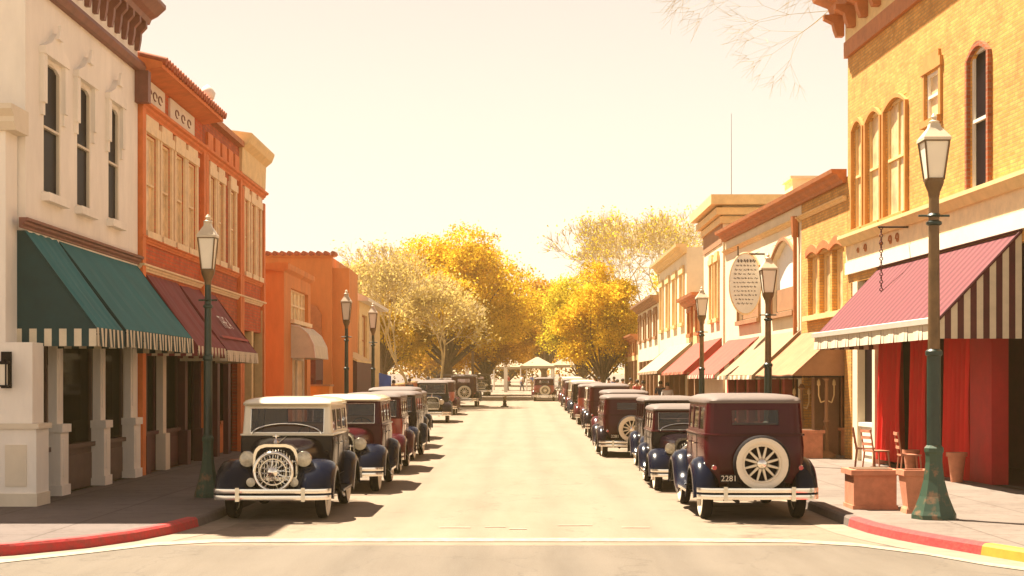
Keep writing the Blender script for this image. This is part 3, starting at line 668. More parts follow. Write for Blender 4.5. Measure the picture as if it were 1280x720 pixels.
mb.build('awning_cloth', M['canvas'], r, smooth=50, fix=False)
mb = MB(); mb.path([PL(49.6, a, b) for a, b in arcp], .03, 6); mb.path([PL(52.9, a, b) for a, b in arcp], .03, 6); mb.build('awning_frame', M['white'], r)
B = thing('stucco_hall', 'tall orange stucco hall with tiled ridge behind the low orange shop', 'building', (-12, 65, .3))
g = G(60)+.1
PB = PF(60.7)
mb = MB(); facade(mb, PL, 60.7, 70.5, g-.3, 7.45, [(62.5, 68.5, g, 3.2)], depth=.5); shell(mb, PL, 60.7, 70.5, g-.3, 7.45, back=6.5)
mb.build('wall', [M['ostucco'], M['roofflat']], B, fix=False)
mb = MB(); mb.box(PB, -14.4, -7.75, -.2, .1, 7.45, 7.55); rf = mb.build('ridge', M['ostucco'], B)
mb = MB()
for i in range(22): mb.tube((-14.3+i*.31, 60.45, 7.6), (-14.3+i*.31, 61.4, 7.62), .11, .11, 6)
mb.build('ridge_tiles', M['tile'], B, smooth=60)
mb = MB(); mb.box(PL, 60.9, 62.3, 0, .7, g, 7.0); mb.build('buttress', M['ostucco'], B)
mb = MB(); mb.quad(PL(62.5, -.45, g), PL(68.5, -.45, g), PL(68.5, -.45, 3.2), PL(62.5, -.45, 3.2)); mb.build('door', M['maroon'], B, fix=False)
mb = MB(); mb.prism(PB, [(-10.2, 3.3), (-8.3, 3.3), (-8.3, 5.0), (-8.5, 5.35), (-8.9, 5.5), (-10.2, 5.5)], 0, .12); mb.build('arched_panel', M['rust'], B)
# burgundy canopy and orange box in the gap between
K = thing('burgundy_canopy', 'burgundy canvas shelter beside the tall orange hall behind the parked cars', 'canopy', (-8.2, 57, g))
mb = MB(); mb.box(W, -10.2, -7.95, 56.4, 58.6, 2.2, 3.3); mb.build('canopy_cloth', M['maroon'], K)
mb = MB(); mb.box(W, -10.2, -8.0, 58.45, 58.55, g, 2.2); mb.build('back_cloth', M['burg'], K)
mb = MB()
for x in (-10.1, -8.0):
    for y in (56.5, 58.5): mb.tube((x, y, g-.05), (x, y, 2.25), .05, n=8)
mb.build('canopy_post', M['maroon'], K)
K = thing('delivery_crate_box', 'orange painted wooden box standing beneath the burgundy canopy', 'box', (-7.2, 57, g))
mb = MB(); mb.box(W, -8.25, -7.25, 55.2, 56.2, g, 1.95); mb.build('box_body', M['adobe'], K)
mb = MB(); mb.box(W, -8.3, -7.2, 55.15, 56.25, 1.95, 2.02); mb.build('box_lid', M['tan'], K)
K = thing('burgundy_awning', 'boxy burgundy awning with pale top edge over the hall entrance', 'awning', PL(64, 0, 3))
mb = MB(); mb.profile(PL, [(0.02, g+.4), (.85, g+.4), (.85, 3.0), (0.02, 3.45)], 62.6, 69.5); mb.build('awning_cloth', M['maroon'], K)
mb = MB(); mb.profile(PL, [(0.02, 3.46), (.87, 3.01), (.87, 3.1), (0.02, 3.58)], 62.5, 69.6); mb.build('awning_edge', M['ytrim'], K)
B = thing('cream_shop', 'small cream and orange shop beyond the orange hall on the left', 'building', (-11, 77, .4))
g = G(75)+.1
mb = MB(); hs = [(72.5, 75.0, 3.0, 5.6), (76.0, 79.0, g, 5.2)]; facade(mb, PL, 71.2, 82, g-.3, 6.3, hs, depth=.2); shell(mb, PL, 71.2, 82, g-.3, 6.3, back=7); mb.build('wall', [M['ytrim'], M['roofflat']], B, fix=False)
window(PL, B, 72.5, 75.0, 3.0, 5.6, frame='rust', pane='glasswarm', mull=1); window(PL, B, 76, 79, g, 5.2, frame='white', pane='glasswarm', mull=2)
mb = MB(); mb.profile(PL, [(.45, 6.2), (.5, 6.35), (-2.5, 7.6), (-2.5, 6.2)], 71.0, 82.2); mb.build('roof', M['white'], B)
Wl = thing('brick_garden_wall', 'low reddish brick wall below the pale bare trees on the left', 'wall', (-7.6, 94, 1))
mb = MB()
for i in range(11):
    a = 82.5+i*2.4; z = G(a+1.2)+.1; mb.box(PL, a, a+2.395, .1, .35, z-.2, z+1.25)
mb.build('wall_face', M['obrick'], Wl)
mb = MB()
for i in range(11):
    a = 82.5+i*2.4; z = G(a+1.2)+.1; mb.box(PL, a, a+2.395, .05, .4, z+1.25, z+1.33)
mb.build('coping', M['peach'], Wl)

# ------------------------------------------------------------------ RIGHT: yellow brick building
B = thing('brick_building', 'large yellow brick corner building with rust cornice, nearest on the right', 'building', (13, 30, .14))
U0, U1 = 21.0, 36.3
ws = [(34.95, 35.75), (33.55, 34.6), (31.75, 33.2)]; sm = (29.65, 30.5); tall = (27.0, 27.95)
far1 = (23.2, 24.2)
mb = MB(); holes = [(a, b, 5.9, 8.55) for a, b in ws]+[(sm[0], sm[1], 7.65, 8.65), (tall[0], tall[1], 5.8, 8.55), (far1[0], far1[1], 5.8, 8.55), (U0+.3, 36.0, .14, 4.6)]
facade(mb, PR, U0, U1, .14, 11.6, holes, depth=.1); shell(mb, PR, U0, U1, .14, 11.6, back=11)
for a, b in ws+[tall, far1]: spandrel(mb, PR, a, b, 8.55, .17, .1)
mb.build('wall', [M['ybrick'], M['roofflat']], B, fix=False)
for a, b in ws: window(PR, B, a, b, 5.9, 8.55, depth=.1, frame='ytrim', pane='glasswarm', style='arch', rise=.17, trim='ochre', mull=1 if b-a > 1.1 else 0)
window(PR, B, sm[0], sm[1], 7.65, 8.65, depth=.1, frame='white', pane='glasswarm', style='surround', trim='ochre', proud=.05)
for a, b in (tall, far1): window(PR, B, a, b, 5.8, 8.55, depth=.1, frame='white', pane='glass', style='arch', rise=.17, trim='rbrick')
mb = MB(); mb.box(PR, U0, U1+.03, 0, .10, 10.35, 10.75); mb.build('rust_band', M['rust'], B)
mb = MB(); mb.box(PR, U0, U1+.02, 0, .06, 10.75, 11.5); mb.build('frieze', M['ytrim'], B)
mb = MB(); mb.profile(PR, [(0, 11.45), (.35, 11.5), (.42, 11.7), (.8, 11.85), (.88, 12.15), (.88, 12.25), (-.4, 12.4), (-.4, 11.45)], U0, U1+.35); mb.build('cornice', M['rust'], B)
for i in range(16): bracket(B, PR, U0+.5+i*1.0, .06, 10.95, .22, .55, .5, 'rust')
mb = MB(); mb.profile(PR, [(0, 5.55), (.12, 5.55), (.2, 5.66), (.26, 5.72), (.26, 5.8), (0, 5.82)], U0, U1+.05); mb.build('belt_course', M['ytrim'], B)
mb = MB(); mb.box(PR, U0, U1, 0, .05, 5.12, 5.55); mb.build('signboard', M['peach'], B)
mb = MB(); mb.box(PR, U0, U1, 0, .08, 4.82, 5.12); mb.build('white_band', M['white'], B)
# carved scroll ornaments on the signboard
for k, (u, s) in enumerate(((35.2, .07), (34.6, .11), (33.4, .08), (32.7, .12), (32.2, .12))):
    mb = MB(); mb.path([PR(u+s*math.cos(t)*(1-t/9), .07, 5.34+s*1.2*math.sin(t)*(1-t/9)) for t in [i*.6 for i in range(12)]], .018, 5); mb.build('scroll_ornament', M['rust'], B)
# ground floor: white column and window, drapes, red board, dark opening
mb = MB(); mb.box(PR, 35.35, 35.75, -.3, .04, .14, 4.6); mb.box(PR, 33.95, 34.15, -.3, .04, .14, 4.6); mb.build('column', M['wstucco'], B)
mb = MB(); mb.box(PR, 34.15, 35.35, -.25, -.05, .14, 1.0); mb.box(PR, 34.15, 35.35, -.28, .02, 1.0, 1.1); mb.box(PR, 34.35, 35.15, -.05, -.02, .3, .88); mb.build('bulkhead', M['white'], B)
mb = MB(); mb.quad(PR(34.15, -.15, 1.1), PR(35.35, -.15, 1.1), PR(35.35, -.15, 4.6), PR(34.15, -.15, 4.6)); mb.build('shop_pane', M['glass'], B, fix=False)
mb = MB(); mb.box(PR, 26.85, 27.95, -.3, .02, .14, 4.6); mb.build('red_board', M['redwall'], B)
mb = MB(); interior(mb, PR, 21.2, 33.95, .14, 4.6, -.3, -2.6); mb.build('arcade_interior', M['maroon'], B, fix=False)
mb = MB(); mb.box(PR, 22.2, 22.6, -.3, .02, .14, 4.6); mb.build('corner_column', M['wstucco'], B)
def curtain(label, u0, u1, zb=.2, zt=3.5, amp=.13, waves=7, P=PR, n0=-.05, mat='curtain'):
    mb = MB(); N = 60; rows = 7
    pts = []
    for j in range(rows+1):
        t = j/rows
        for i in range(N+1):
            s = i/N; z = zt+(zb-zt)*t
            pts.append(P(u0+(u1-u0)*(s*(1-.06*math.sin(math.pi*t))+.03*math.sin(math.pi*t)), n0+amp*math.sin(s*waves*2*math.pi+.5*math.sin(3*t))*(.7+.5*t), z+.02*math.sin(s*waves*6.28)))
    mb.add(pts, [(j*(N+1)+i, j*(N+1)+i+1, (j+1)*(N+1)+i+1, (j+1)*(N+1)+i) for j in range(rows) for i in range(N)])
    o = mb.build('curtain', M[mat], None, smooth=60, fix=False, loc=P(u0, 0, zt)); tag(o, label, 'curtain'); return o
curtain('bright red curtain hanging beside the white framed shop window', 32.2, 33.9, .25, 3.3, waves=5)
curtain('dark red curtain hanging left of the near street lamp', 30.5, 31.6, .12, 3.3, waves=4)
curtain('red curtain hanging right of the near street lamp beside the red board', 28.0, 29.5, .1, 3.4, waves=6)
# big rose awning
slope_mat2 = 'rose2'; M['rose2'] = pmat('pale_rose_canvas_stripe', (.17, .03, .04), .8, var=.1)
A = awning('striped_awning', 'large rose red awning with cream and dark striped end on the yellow corner building', PR, 25.5, 33.8, 4.78, 3.18, 1.5, ('rose', 'rose', 'maroon', 'canvas'), val=.32, stripes=.16, endstripe=.115, slope_stripes=.16)
for c in A.children:
    if c.name.startswith('valance'):
        c.data.materials.clear(); c.data.materials.append(M['canvas']); c.data.materials.append(pmat('pinkish_canvas', (.62, .42, .33), .85))
mb = MB(); mb.profile(PR, [(1.48, 3.14), (1.56, 3.14), (1.58, 3.24), (1.50, 3.26)], 25.45, 33.85); mb.build('gutter_rail', M['white'], A)
mb = MB(); mb.tube(PR(25.5, .0, 4.8), PR(25.5, 1.5, 3.2), .03, n=6); mb.tube(PR(25.5, .02, 4.82), PR(33.8, .02, 4.82), .035, n=6); mb.build('edge_piping', M['maroon'], A)
# hanging chain ornament
Cn = thing('hanging_chain', 'dark red chain with hanging weights in front of the rose awning', 'chain', PR(30.9, 1.2, 5.6))
mb = MB()
for i in range(26):
    z = 5.5-i*.085; mb.torus(PR(31.5, .65, z), (1, 0, 0) if i % 2 else (0, 1, 0), .035, .012, 8, 5)
mb.build('chain_links', M['maroon'], Cn, smooth=60)
mb = MB(); mb.tube(PR(31.5, .0, 5.52), PR(31.5, .72, 5.52), .02, n=6); mb.build('chain_arm', M['black'], Cn)
mb = MB(); mb.lathe(PR(31.5, .65, 3.1), (0, 0, 1), [(.01, 0), (.06, .06), (.05, .16), (.02, .22)], 10)
mb.build('weight', M['maroon'], Cn, smooth=50)

# ------------------------------------------------------------------ RIGHT: building 2 (brick part + cream part)
B = thing('brick_building', 'small yellow brick building with three window panels, second on the right', 'building', (12, 38.5, .2))
g = G(38)+.1
mb = MB(); hs = [(36.75, 37.75, 3.95, 5.6), (37.95, 39.0, 3.95, 5.6), (39.2, 40.2, 3.95, 5.6), (36.6, 40.7, g, 3.4)]
facade(mb, PR, 36.32, 40.9, g-.2, 7.35, hs, depth=.2); shell(mb, PR, 36.32, 40.9, g-.2, 7.35, back=10); mb.build('wall', [M['ybrick'], M['roofflat']], B, fix=False)
for h in hs[:3]: window(PR, B, *h, frame='ytrim', pane='glasswarm', rail=False)
mb = MB()
for h in hs[:3]:
    a = arch(h[0]-.08, h[1]+.08, h[3], .12, 6); b = arch(h[0]-.1, h[1]+.1, h[3]+.16, .18, 6)
    for i in range(6): mb.prism(PR, [a[i], b[i], b[i+1], a[i+1]], 0, .06)
mb.build('brick_header', M['rust'], B)
cornice(PR, B, 36.4, 41.0, 7.2, .35, .4, 'rust'); cornice(PR, B, 36.4, 40.95, 6.75, .12, .12, 'ytrim', 'string_course')
storefront(PR, B, [(36.7, 38.0), (38.3, 39.4), (39.7, 40.6)], g, 3.1, rec=.3, bulk=.7, frame='rust')
for a in (38.0, 39.4): mb = MB(); mb.box(PR, a, a+.3, -.25, .03, g, 3.4); mb.build('column', M['tan'], B)
B = thing('stucco_building', 'cream stucco building with two big arched windows and a downpipe', 'building', (12, 46, .2))
g = G(45)+.1
mb = MB(); hs = [(41.6, 44.4, 4.2, 6.35), (46.2, 49.3, 4.2, 6.35), (41.3, 51.4, g, 3.5)]
facade(mb, PR, 40.95, 51.7, g-.2, 7.4, hs, depth=.2); shell(mb, PR, 40.95, 51.7, g-.2, 7.4, back=10)
for h in hs[:2]: spandrel(mb, PR, h[0], h[1], h[3], .45, .2)
mb.build('wall', [M['wstucco'], M['roofflat']], B, fix=False)
for h in hs[:2]: window(PR, B, *h, frame='white', pane='signw', style='arch', rise=.45, trim='tan', mull=0, rail=False)
for h in hs[:2]: mb = MB(); mb.box(PR, h[0]+.08, h[1]-.08, -.17, -.10, 4.28, 4.95); mb.build('lower_panel', M['tan'], B)
cornice(PR, B, 41.02, 51.7, 7.2, .35, .4, 'rust'); cornice(PR, B, 40.97, 51.7, 6.72, .14, .14, 'ytrim', 'string_course')
mb = MB(); mb.tube(PR(41.25, .1, 3.4), PR(41.25, .1, 6.9), .06, n=8); mb.tube(PR(41.25, .1, 6.3), PR(41.25, .1, 6.9), .1, .13, n=8); mb.build('downpipe', M['rust'], B)
bays = [(41.4+i*1.65, 41.4+i*1.65+1.35) for i in range(6)]
storefront(PR, B, bays, g, 3.1, rec=.25, bulk=.6, frame='rust', room='maroon')
for a, b in bays: mb = MB(); mb.box(PR, b, b+.3, -.2, .03, g, 3.5); mb.build('column', M['red'], B)
# oval projecting sign
S = thing('oval_sign', 'white oval hanging sign covered in dark lettering on the cream arched building', 'sign', (7.35, 45.5, 5.25))
mb = MB(); mb.lathe((7.33, 45.5, 5.25), (0, 1, 0), [(.5, -.04), (.5, .04)], 32)
mb.v = [(x, y, 5.25+(z-5.25)*1.9) for x, y, z in mb.v]; mb.build('sign_board', M['signw'], S, smooth=30)
mb = MB(); mb.torus((7.33, 45.5, 5.25), (0, 1, 0), .5, .035, 36, 6); mb.v = [(x, y, 5.25+(z-5.25)*1.9) for x, y, z in mb.v]; mb.build('sign_rim', M['peach'], S, smooth=60)
mb = MB(); mb.tube((7.33, 45.5, 6.2), (7.95, 45.5, 6.2), .03, n=6); mb.tube((7.1, 45.5, 6.1), (7.1, 45.5, 6.45), .02, n=6); mb.build('sign_arm', M['black'], S)
rs = random.Random(3); mb = MB()
for row in range(11):
    z = 5.95-row*.135; hw = .42*math.sqrt(max(.05, 1-((z-5.25)/.93)**2))
    x = 7.33-hw*.9
    while x < 7.33+hw*.85:
        l = rs.uniform(.03, .11); h = rs.uniform(.02, .05) if row else .08
        mb.path([(x, 45.45, z), (x+l*.3, 45.45, z+h), (x+l*.6, 45.45, z-h*.3), (x+l, 45.45, z+h*.6)], .009 if row else .014, 4); x += l+rs.uniform(.025, .06)
mb.build('lettering', M['ink'], S)
g_ = 'awnings along the right hand shops'
awning('tan_awning', 'tan awning with flowered end beside the rose red awning', PR, 36.6, 40.9, 3.5, 2.28, 1.34, ('tan', 'tan', 'tan', 'tan'), val=.0, group=g_)
A = awning('cream_awning', 'pale cream awning between the tan and red striped awnings', PR, 41.0, 46.0, 3.6, 2.3, 1.4, ('buff', 'buff', 'buff', 'canvas'), val=.12, stripes=.3, group=g_)
awning('striped_awning', 'faded red awning with red and white striped end below the oval sign', PR, 46.3, 51.2, 3.6, 2.35, 1.45, ('red', 'red', 'kred', 'canvas'), val=.12, stripes=.2, endstripe=.16, group=g_)
awning('red_awning', 'plain red awning below the stucco tower', PR2, 52.2, 60.0, 3.75, 2.5, 1.4, ('red', 'red', 'red', 'tan'), val=.1, stripes=.3, group=g_)
awning('cream_awning', 'white awning, farthest along the right hand shops', PR2, 61.0, 71.0, 3.85, 2.6, 1.5, ('sand', 'sand', 'sand', 'tan'), val=.12, stripes=.3, group=g_)
# ------------------------------------------------------------------ RIGHT: tower, far shops
B = thing('stucco_tower', 'square cream stucco tower with overhanging cornice and chimney', 'building', (9.5, 54.5, .3))
g = G(54)
mb = MB(); hs = [(52.9, 53.6, 4.5, 6.6), (54.4, 55.1, 4.5, 6.6)]
facade(mb, PR2, 51.9, 57.2, g-.1, 8.7, hs); shell(mb, PR2, 51.9, 57.2, g-.1, 8.7, back=3.6); mb.build('wall', [M['wstucco'], M['roofflat']], B, fix=False)
for h in hs: window(PR2, B, *h, frame='ytrim', pane='glasswarm', style='surround')
mb = MB()
for zz, e in ((7.9, .12), (8.2, .28), (8.55, .5)):
    mb.box(PR2, 51.9-e, 57.2+e, -3.6-e, e, zz, zz+(.25 if zz < 8.5 else .35))
mb.build('cornice', M['ytrim'], B)
mb = MB(); mb.box(PR2, 51.7, 53.2, -3.4, -2.5, 8.9, 9.5); mb.box(PR2, 51.6, 53.3, -3.5, -2.4, 9.5, 9.6); mb.build('chimney', M['peach'], B)
mb = MB(); mb.box(PR2, 52.0, 57.1, 0, .04, 7.2, 7.9); mb.build('frieze', M['tan'], B)
T = thing('radio_mast', 'thin grey mast rising above the stucco tower', 'mast', (8.4, 54.5, 8.9))
mb = MB(); mb.tube((8.25, 54.5, 8.9), (8.25, 54.5, 12.4), .014, .007, 6); mb.build('mast_pole', M['kcon'], T); mb = MB(); mb.lathe((8.25, 54.5, 8.88), (0, 0, 1), [(.12, 0), (.12, .05), (.03, .08)], 10); mb.build('mast_foot', M['kcon'], T)
def farshop(name, label, u0, u1, z1, wallm, nwin, wz, trimm, cz=True):
    B = thing(name, label, 'building', (10.5, (u0+u1)/2, G(u0)))
    g = G((u0+u1)/2)
    wd = (u1-u0)/nwin; hs = [(u0+wd*(i+.28), u0+wd*(i+.72), wz[0], wz[1]) for i in range(nwin)]+[(u0+.4, u1-.4, g, g+2.9)]
    mb = MB(); facade(mb, PR2, u0, u1, g-.6, z1, hs); shell(mb, PR2, u0, u1, g-.6, z1, back=8); mb.build('wall', [M[wallm], M['roofflat']], B, fix=False)
    for h in hs[:-1]: window(PR2, B, *h, frame=trimm, pane='glasswarm', style='surround')
    cornice(PR2, B, u0-.1, u1+.1, z1-.25, .4, .5, trimm)
    bays = [(u0+.5+i*2.2, u0+.5+i*2.2+1.9) for i in range(int((u1-u0-.8)/2.2))]
    storefront(PR2, B, bays, g+.1, g+2.8, rec=.25, bulk=.6, frame=trimm, room='maroon')
    for a, b in bays: mb = MB(); mb.box(PR2, b, b+.3, -.2, .03, g, g+2.9); mb.build('column', M['tan'], B)
farshop('small_shop', 'low orange trimmed shop between the tower and the pale far building', 57.4, 62.8, 5.6, 'ytrim', 2, (4.2, 5.1), 'rust')
farshop('stucco_building', 'pale two storey building beyond the tower, right of the bare trees', 63, 75, 8.1, 'wstucco', 4, (4.8, 7.0), 'ytrim')
farshop('stucco_building', 'lower cream building at the far end of the right hand shops', 75.2, 88, 6.6, 'wstucco', 4, (4.6, 5.8), 'tan')
farshop('small_shop', 'last small tan shop before the trees on the right', 88.3, 99, 5.0, 'ytrim', 3, (4.0, 4.6), 'rust')

# ------------------------------------------------------------------ street lamps
def make_lamp(label, x, y, H, pole_mat, s=1.0, upper='lampb', group=None, hs=1.0):
    z0 = G(y)+.14; r = thing('street_lamp', label, 'street lamp', (0, 0, 0), group)
    mb = MB()
    for k in (0,):
        mb.lathe((0, 0, 0), (0, 0, 1), [(.32*s, 0), (.32*s, .06), (.29*s, .12), (.21*s, .32), (.15*s, .55), (.12*s, .8), (.125*s, .92), (.14*s, .95), (.14*s, 1.0), (.105*s, 1.04)], 8)
    mb.build('base', M['lampg2'], r)
    zc = H-1.15
    mb = MB(); mb.lathe((0, 0, 0), (0, 0, 1), [(.10*s, 1.02), (.098*s, 2.3), (.12*s, 2.32), (.12*s, 2.37), (.085*s, 2.4)], 14); mb.lathe((0, 0, 0), (0, 0, 1), [(.085*s, 2.4), (.072*s, zc)], 14, 1); mb.build('pole', [M[pole_mat], M[upper]], r, smooth=35)
    mb = MB(); mb.lathe((0, 0, zc-.42), (0, 0, 1), [(.08*s, 0), (.11*s, .02), (.11*s, .05), (.08*s, .07)], 12); mb.tube((-.22*s, 0, zc-.28), (.22*s, 0, zc-.28), .016, n=6); mb.lathe((0, 0, zc-.3), (0, 0, 1), [(.08*s, 0), (.105*s, .02), (.08*s, .05)], 12); mb.build('collar', M[pole_mat], r, smooth=35)
    mb = MB(); mb.lathe((0, 0, zc), (0, 0, 1), [(.075*s, -.02), (.085*s, .05), (.13*hs, .16), (.14*hs, .2), (.14*hs, .23)], 14); mb.build('lantern_cup', M['lampb'], r, smooth=35)
    zb = zc+.23; zt = H-.38; a, b = .11*hs, .172*hs
    mb = MB()
    for sx, sy in ((1, 1), (1, -1), (-1, -1), (-1, 1)): mb.tube((a*sx, a*sy, zb), (b*sx, b*sy, zt), .014, n=5)
    for q, zz in ((a, zb), (b, zt)):
        c = [(q, q), (q, -q), (-q, -q), (-q, q), (q, q)]
        for (x0, y0), (x1, y1) in zip(c, c[1:]): mb.tube((x0, y0, zz), (x1, y1, zz), .018, n=5)
    mb.build('lantern_frame', M['lampb'], r, smooth=40)
    mb = MB(); mb.loft([[(a*.93, a*.93, zb), (-a*.93, a*.93, zb), (-a*.93, -a*.93, zb), (a*.93, -a*.93, zb)], [(b*.94, b*.94, zt), (-b*.94, b*.94, zt), (-b*.94, -b*.94, zt), (b*.94, -b*.94, zt)]]); mb.build('lantern_glass', M['frost'], r)
    mb = MB(); e = b*1.12
    mb.loft([[(q*1, q, z), (-q, q, z), (-q, -q, z), (q, -q, z)] for q, z in ((e, zt), (e, zt+.04), (b*.75, zt+.13), (b*.45, zt+.2), (b*.4, zt+.25))])
    mb.lathe((0, 0, zt+.25), (0, 0, 1), [(.07, 0), (.08, .03), (.03, .06), (.045, .1), (.01, .15)], 10)
    mb.build('lantern_cap', M['lampcap'], r, smooth=30)
    r.location = (x, y, z0); return r
near = make_lamp('tall green and bronze street lamp with weathered base beside the terracotta planter', 5.92, 20.15, 5.72, 'lampg', 1.0)
lamp = make_lamp('dark green street lamp standing beside the green awning on the left', -5.2, 24.0, 4.75, 'lampg', .72, upper='lampg', group='street lamps along the pavements', hs=.82)
lampr = make_lamp('street lamp rising behind the near burgundy car on the right', 5.9, 33.3, 4.95, 'lampg', .9, group='street lamps along the pavements')
def lampcopy(label, x, y):
    c = copy_tree(lampr if x > 0 else lamp); c.location = (x, y, G(y)+.14); c['label'] = label; return c
lampcopy('street lamp in front of the stucco tower on the right', 5.9, 45.2)
lampcopy('street lamp before the tall orange hall on the left', -5.2, 43.6)
lb = lampcopy('street lamp with a blue cloth hanging from it on the left', -5.2, 51.7)
o = MB(); pts = []
for j in range(6):
    for i in range(5): pts.append((-5.1+.12+i*.11, 51.65+.04*math.sin(i*1.7+j), 2.45-j*.2-.03*i))
o.add(pts, [(j*5+i, j*5+i+1, (j+1)*5+i+1, (j+1)*5+i) for j in range(5) for i in range(4)])
o = o.build('blue_banner', M['blue'], None, smooth=60, fix=False, loc=(-5.0, 51.65, 2.4)); tag(o, 'blue cloth banner hanging on the far left street lamp', 'banner')

# ------------------------------------------------------------------ planters, pots, chairs, ornaments
K = thing('planter_box', 'wide terracotta planter box at the foot of the near right street lamp', 'planter', (5.6, 21.8, .14))
mb = MB(); x0, x1, y0, y1 = 5.13, 5.78, 21.6, 22.2
mb.box(W, x0, x1, y0, y1, .14, .66); mb.box(W, x0-.05, x1+.05, y0-.05, y1+.05, .66, .74); mb.box(W, x0-.02, x1+.02, y0-.02, y1+.02, .14, .2)
mb.build('planter_body', M['terra'], K)
mb = MB(); mb.box(W, x0+.05, x1-.05, y0+.05, y1-.05, .74, .755); mb.build('soil', M['bark'], K)
K = thing('flower_pot', 'square pinkish terracotta pot right beside the near street lamp base', 'pot', (5.68, 20.9, .14))
mb = MB()
def sq(q, z, cx=5.90, cy=21.05): return [(cx+q, cy+q, z), (cx-q, cy+q, z), (cx-q, cy-q, z), (cx+q, cy-q, z)]
mb.loft([sq(.17, .14), sq(.16, .2), sq(.14, .24), sq(.19, .68), sq(.22, .7), sq(.22, .78), sq(.17, .78), sq(.16, .74)]); mb.build('pot_body', M['terra'], K)
mb = MB(); mb.loft([sq(.16, .735), sq(.16, .745)]); mb.build('soil', M['bark'], K)
def pot(x, y, label, s=1):
    K = thing('flower_pot', label, 'pot', (x, y, .14), 'pots by the red curtains')
    mb = MB(); mb.lathe((x, y, .14), (0, 0, 1), [(.11*s, 0), (.17*s, .5*s), (.20*s, .5*s), (.20*s, .58*s), (.15*s, .58*s), (.14*s, .52*s)], 16); mb.build('pot_body', M['terra'], K, smooth=35)
    mb = MB(); mb.lathe((x, y, .14), (0, 0, 1), [(.14*s, .5*s), (.14*s, .53*s)], 12); mb.build('soil', M['bark'], K)
pot(8.55, 27.6, 'terracotta pot standing before the flat red board')
pot(8.3, 29.9, 'terracotta pot standing behind the near street lamp pole', .9)
def chair(x, y, rz, label):
    K = thing('cafe_chair', label, 'chair', (0, 0, 0), 'cafe chairs by the red curtains')
    mb = MB(); mb.box(W, -.21, .21, -.21, .21, .43, .46); mb.build('seat', M['wood'], K)
    for sx, sy in ((1, 1), (1, -1), (-1, -1), (-1, 1)):
        mb = MB(); mb.tube((.18*sx, .18*sy, .43), (.21*sx, .22*sy, 0), .02, .016, 6); mb.build('leg', M['wood'], K)
    mb = MB()
    for sx in (-1, 1): mb.tube((.19*sx, .19, .45), (.19*sx, .27, .92), .018, n=6)
    for z in (.6, .74, .88): mb.box(W, -.19, .19, .19+(z-.45)*.17, .215+(z-.45)*.17, z-.03, z+.03)
    mb.build('backrest', M['wood'], K); K.location = (x, y, .14); K.rotation_euler = (0, 0, rz)
chair(7.9, 32.2, 1.3, 'reddish wooden cafe chair before the bright red curtain'); chair(7.85, 31.0, 1.9, 'reddish wooden cafe chair before the dark red curtain'); chair(8.1, 29.3, 1.5, 'reddish wooden cafe chair just right of the near lamp pole')
K = thing('planter_box', 'cream and terracotta square planter under the tan awning', 'planter', (7.6, 36.8, .14))
mb = MB(); mb.box(W, 7.25, 7.85, 36.4, 37.0, .14, .78); mb.box(W, 7.2, 7.9, 36.35, 37.05, .78, .86); mb.build('planter_body', M['terra'], K)
mb = MB(); mb.box(W, 7.22, 7.25, 36.4, 37.0, .16, .78); mb.build('cream_side', M['canvas'], K)
mb = MB(); mb.box(W, 7.3, 7.8, 36.45, 36.95, .86, .875); mb.build('soil', M['bark'], K)
def ornament(x, y, label, s=1.0):
    K = thing('candelabrum', label, 'ornament', (x, y, .2))
    mb = MB(); mb.lathe((x, y, G(y)+.12), (0, 0, 1), [(.2*s, 0), (.2*s, .08), (.06, .2), (.05, .9), (.09, .95), (.05, 1.0), (.04, 1.6*s), (.1, 1.65*s), (.03, 1.75*s)], 12); mb.build('stem', M['tan'], K, smooth=40)
    for a in (-1, 1):
        mb = MB(); mb.path([(x, y, 1.3*s), (x+a*.14, y, 1.25*s), (x+a*.2, y, 1.4*s), (x+a*.2, y, 1.6*s)], .018, 6); mb.lathe((x+a*.2, y, 1.6*s), (0, 0, 1), [(.02, 0), (.05, .02), (.04, .12), (.005, .18)], 8); mb.build('arm', M['ytrim'], K, smooth=40)
ornament(8.05, 36.9, 'tall ornate stand with two candle arms under the tan awning', 1.25)
ornament(7.75, 38.6, 'slimmer ornate stand behind the square planter', 1.1)

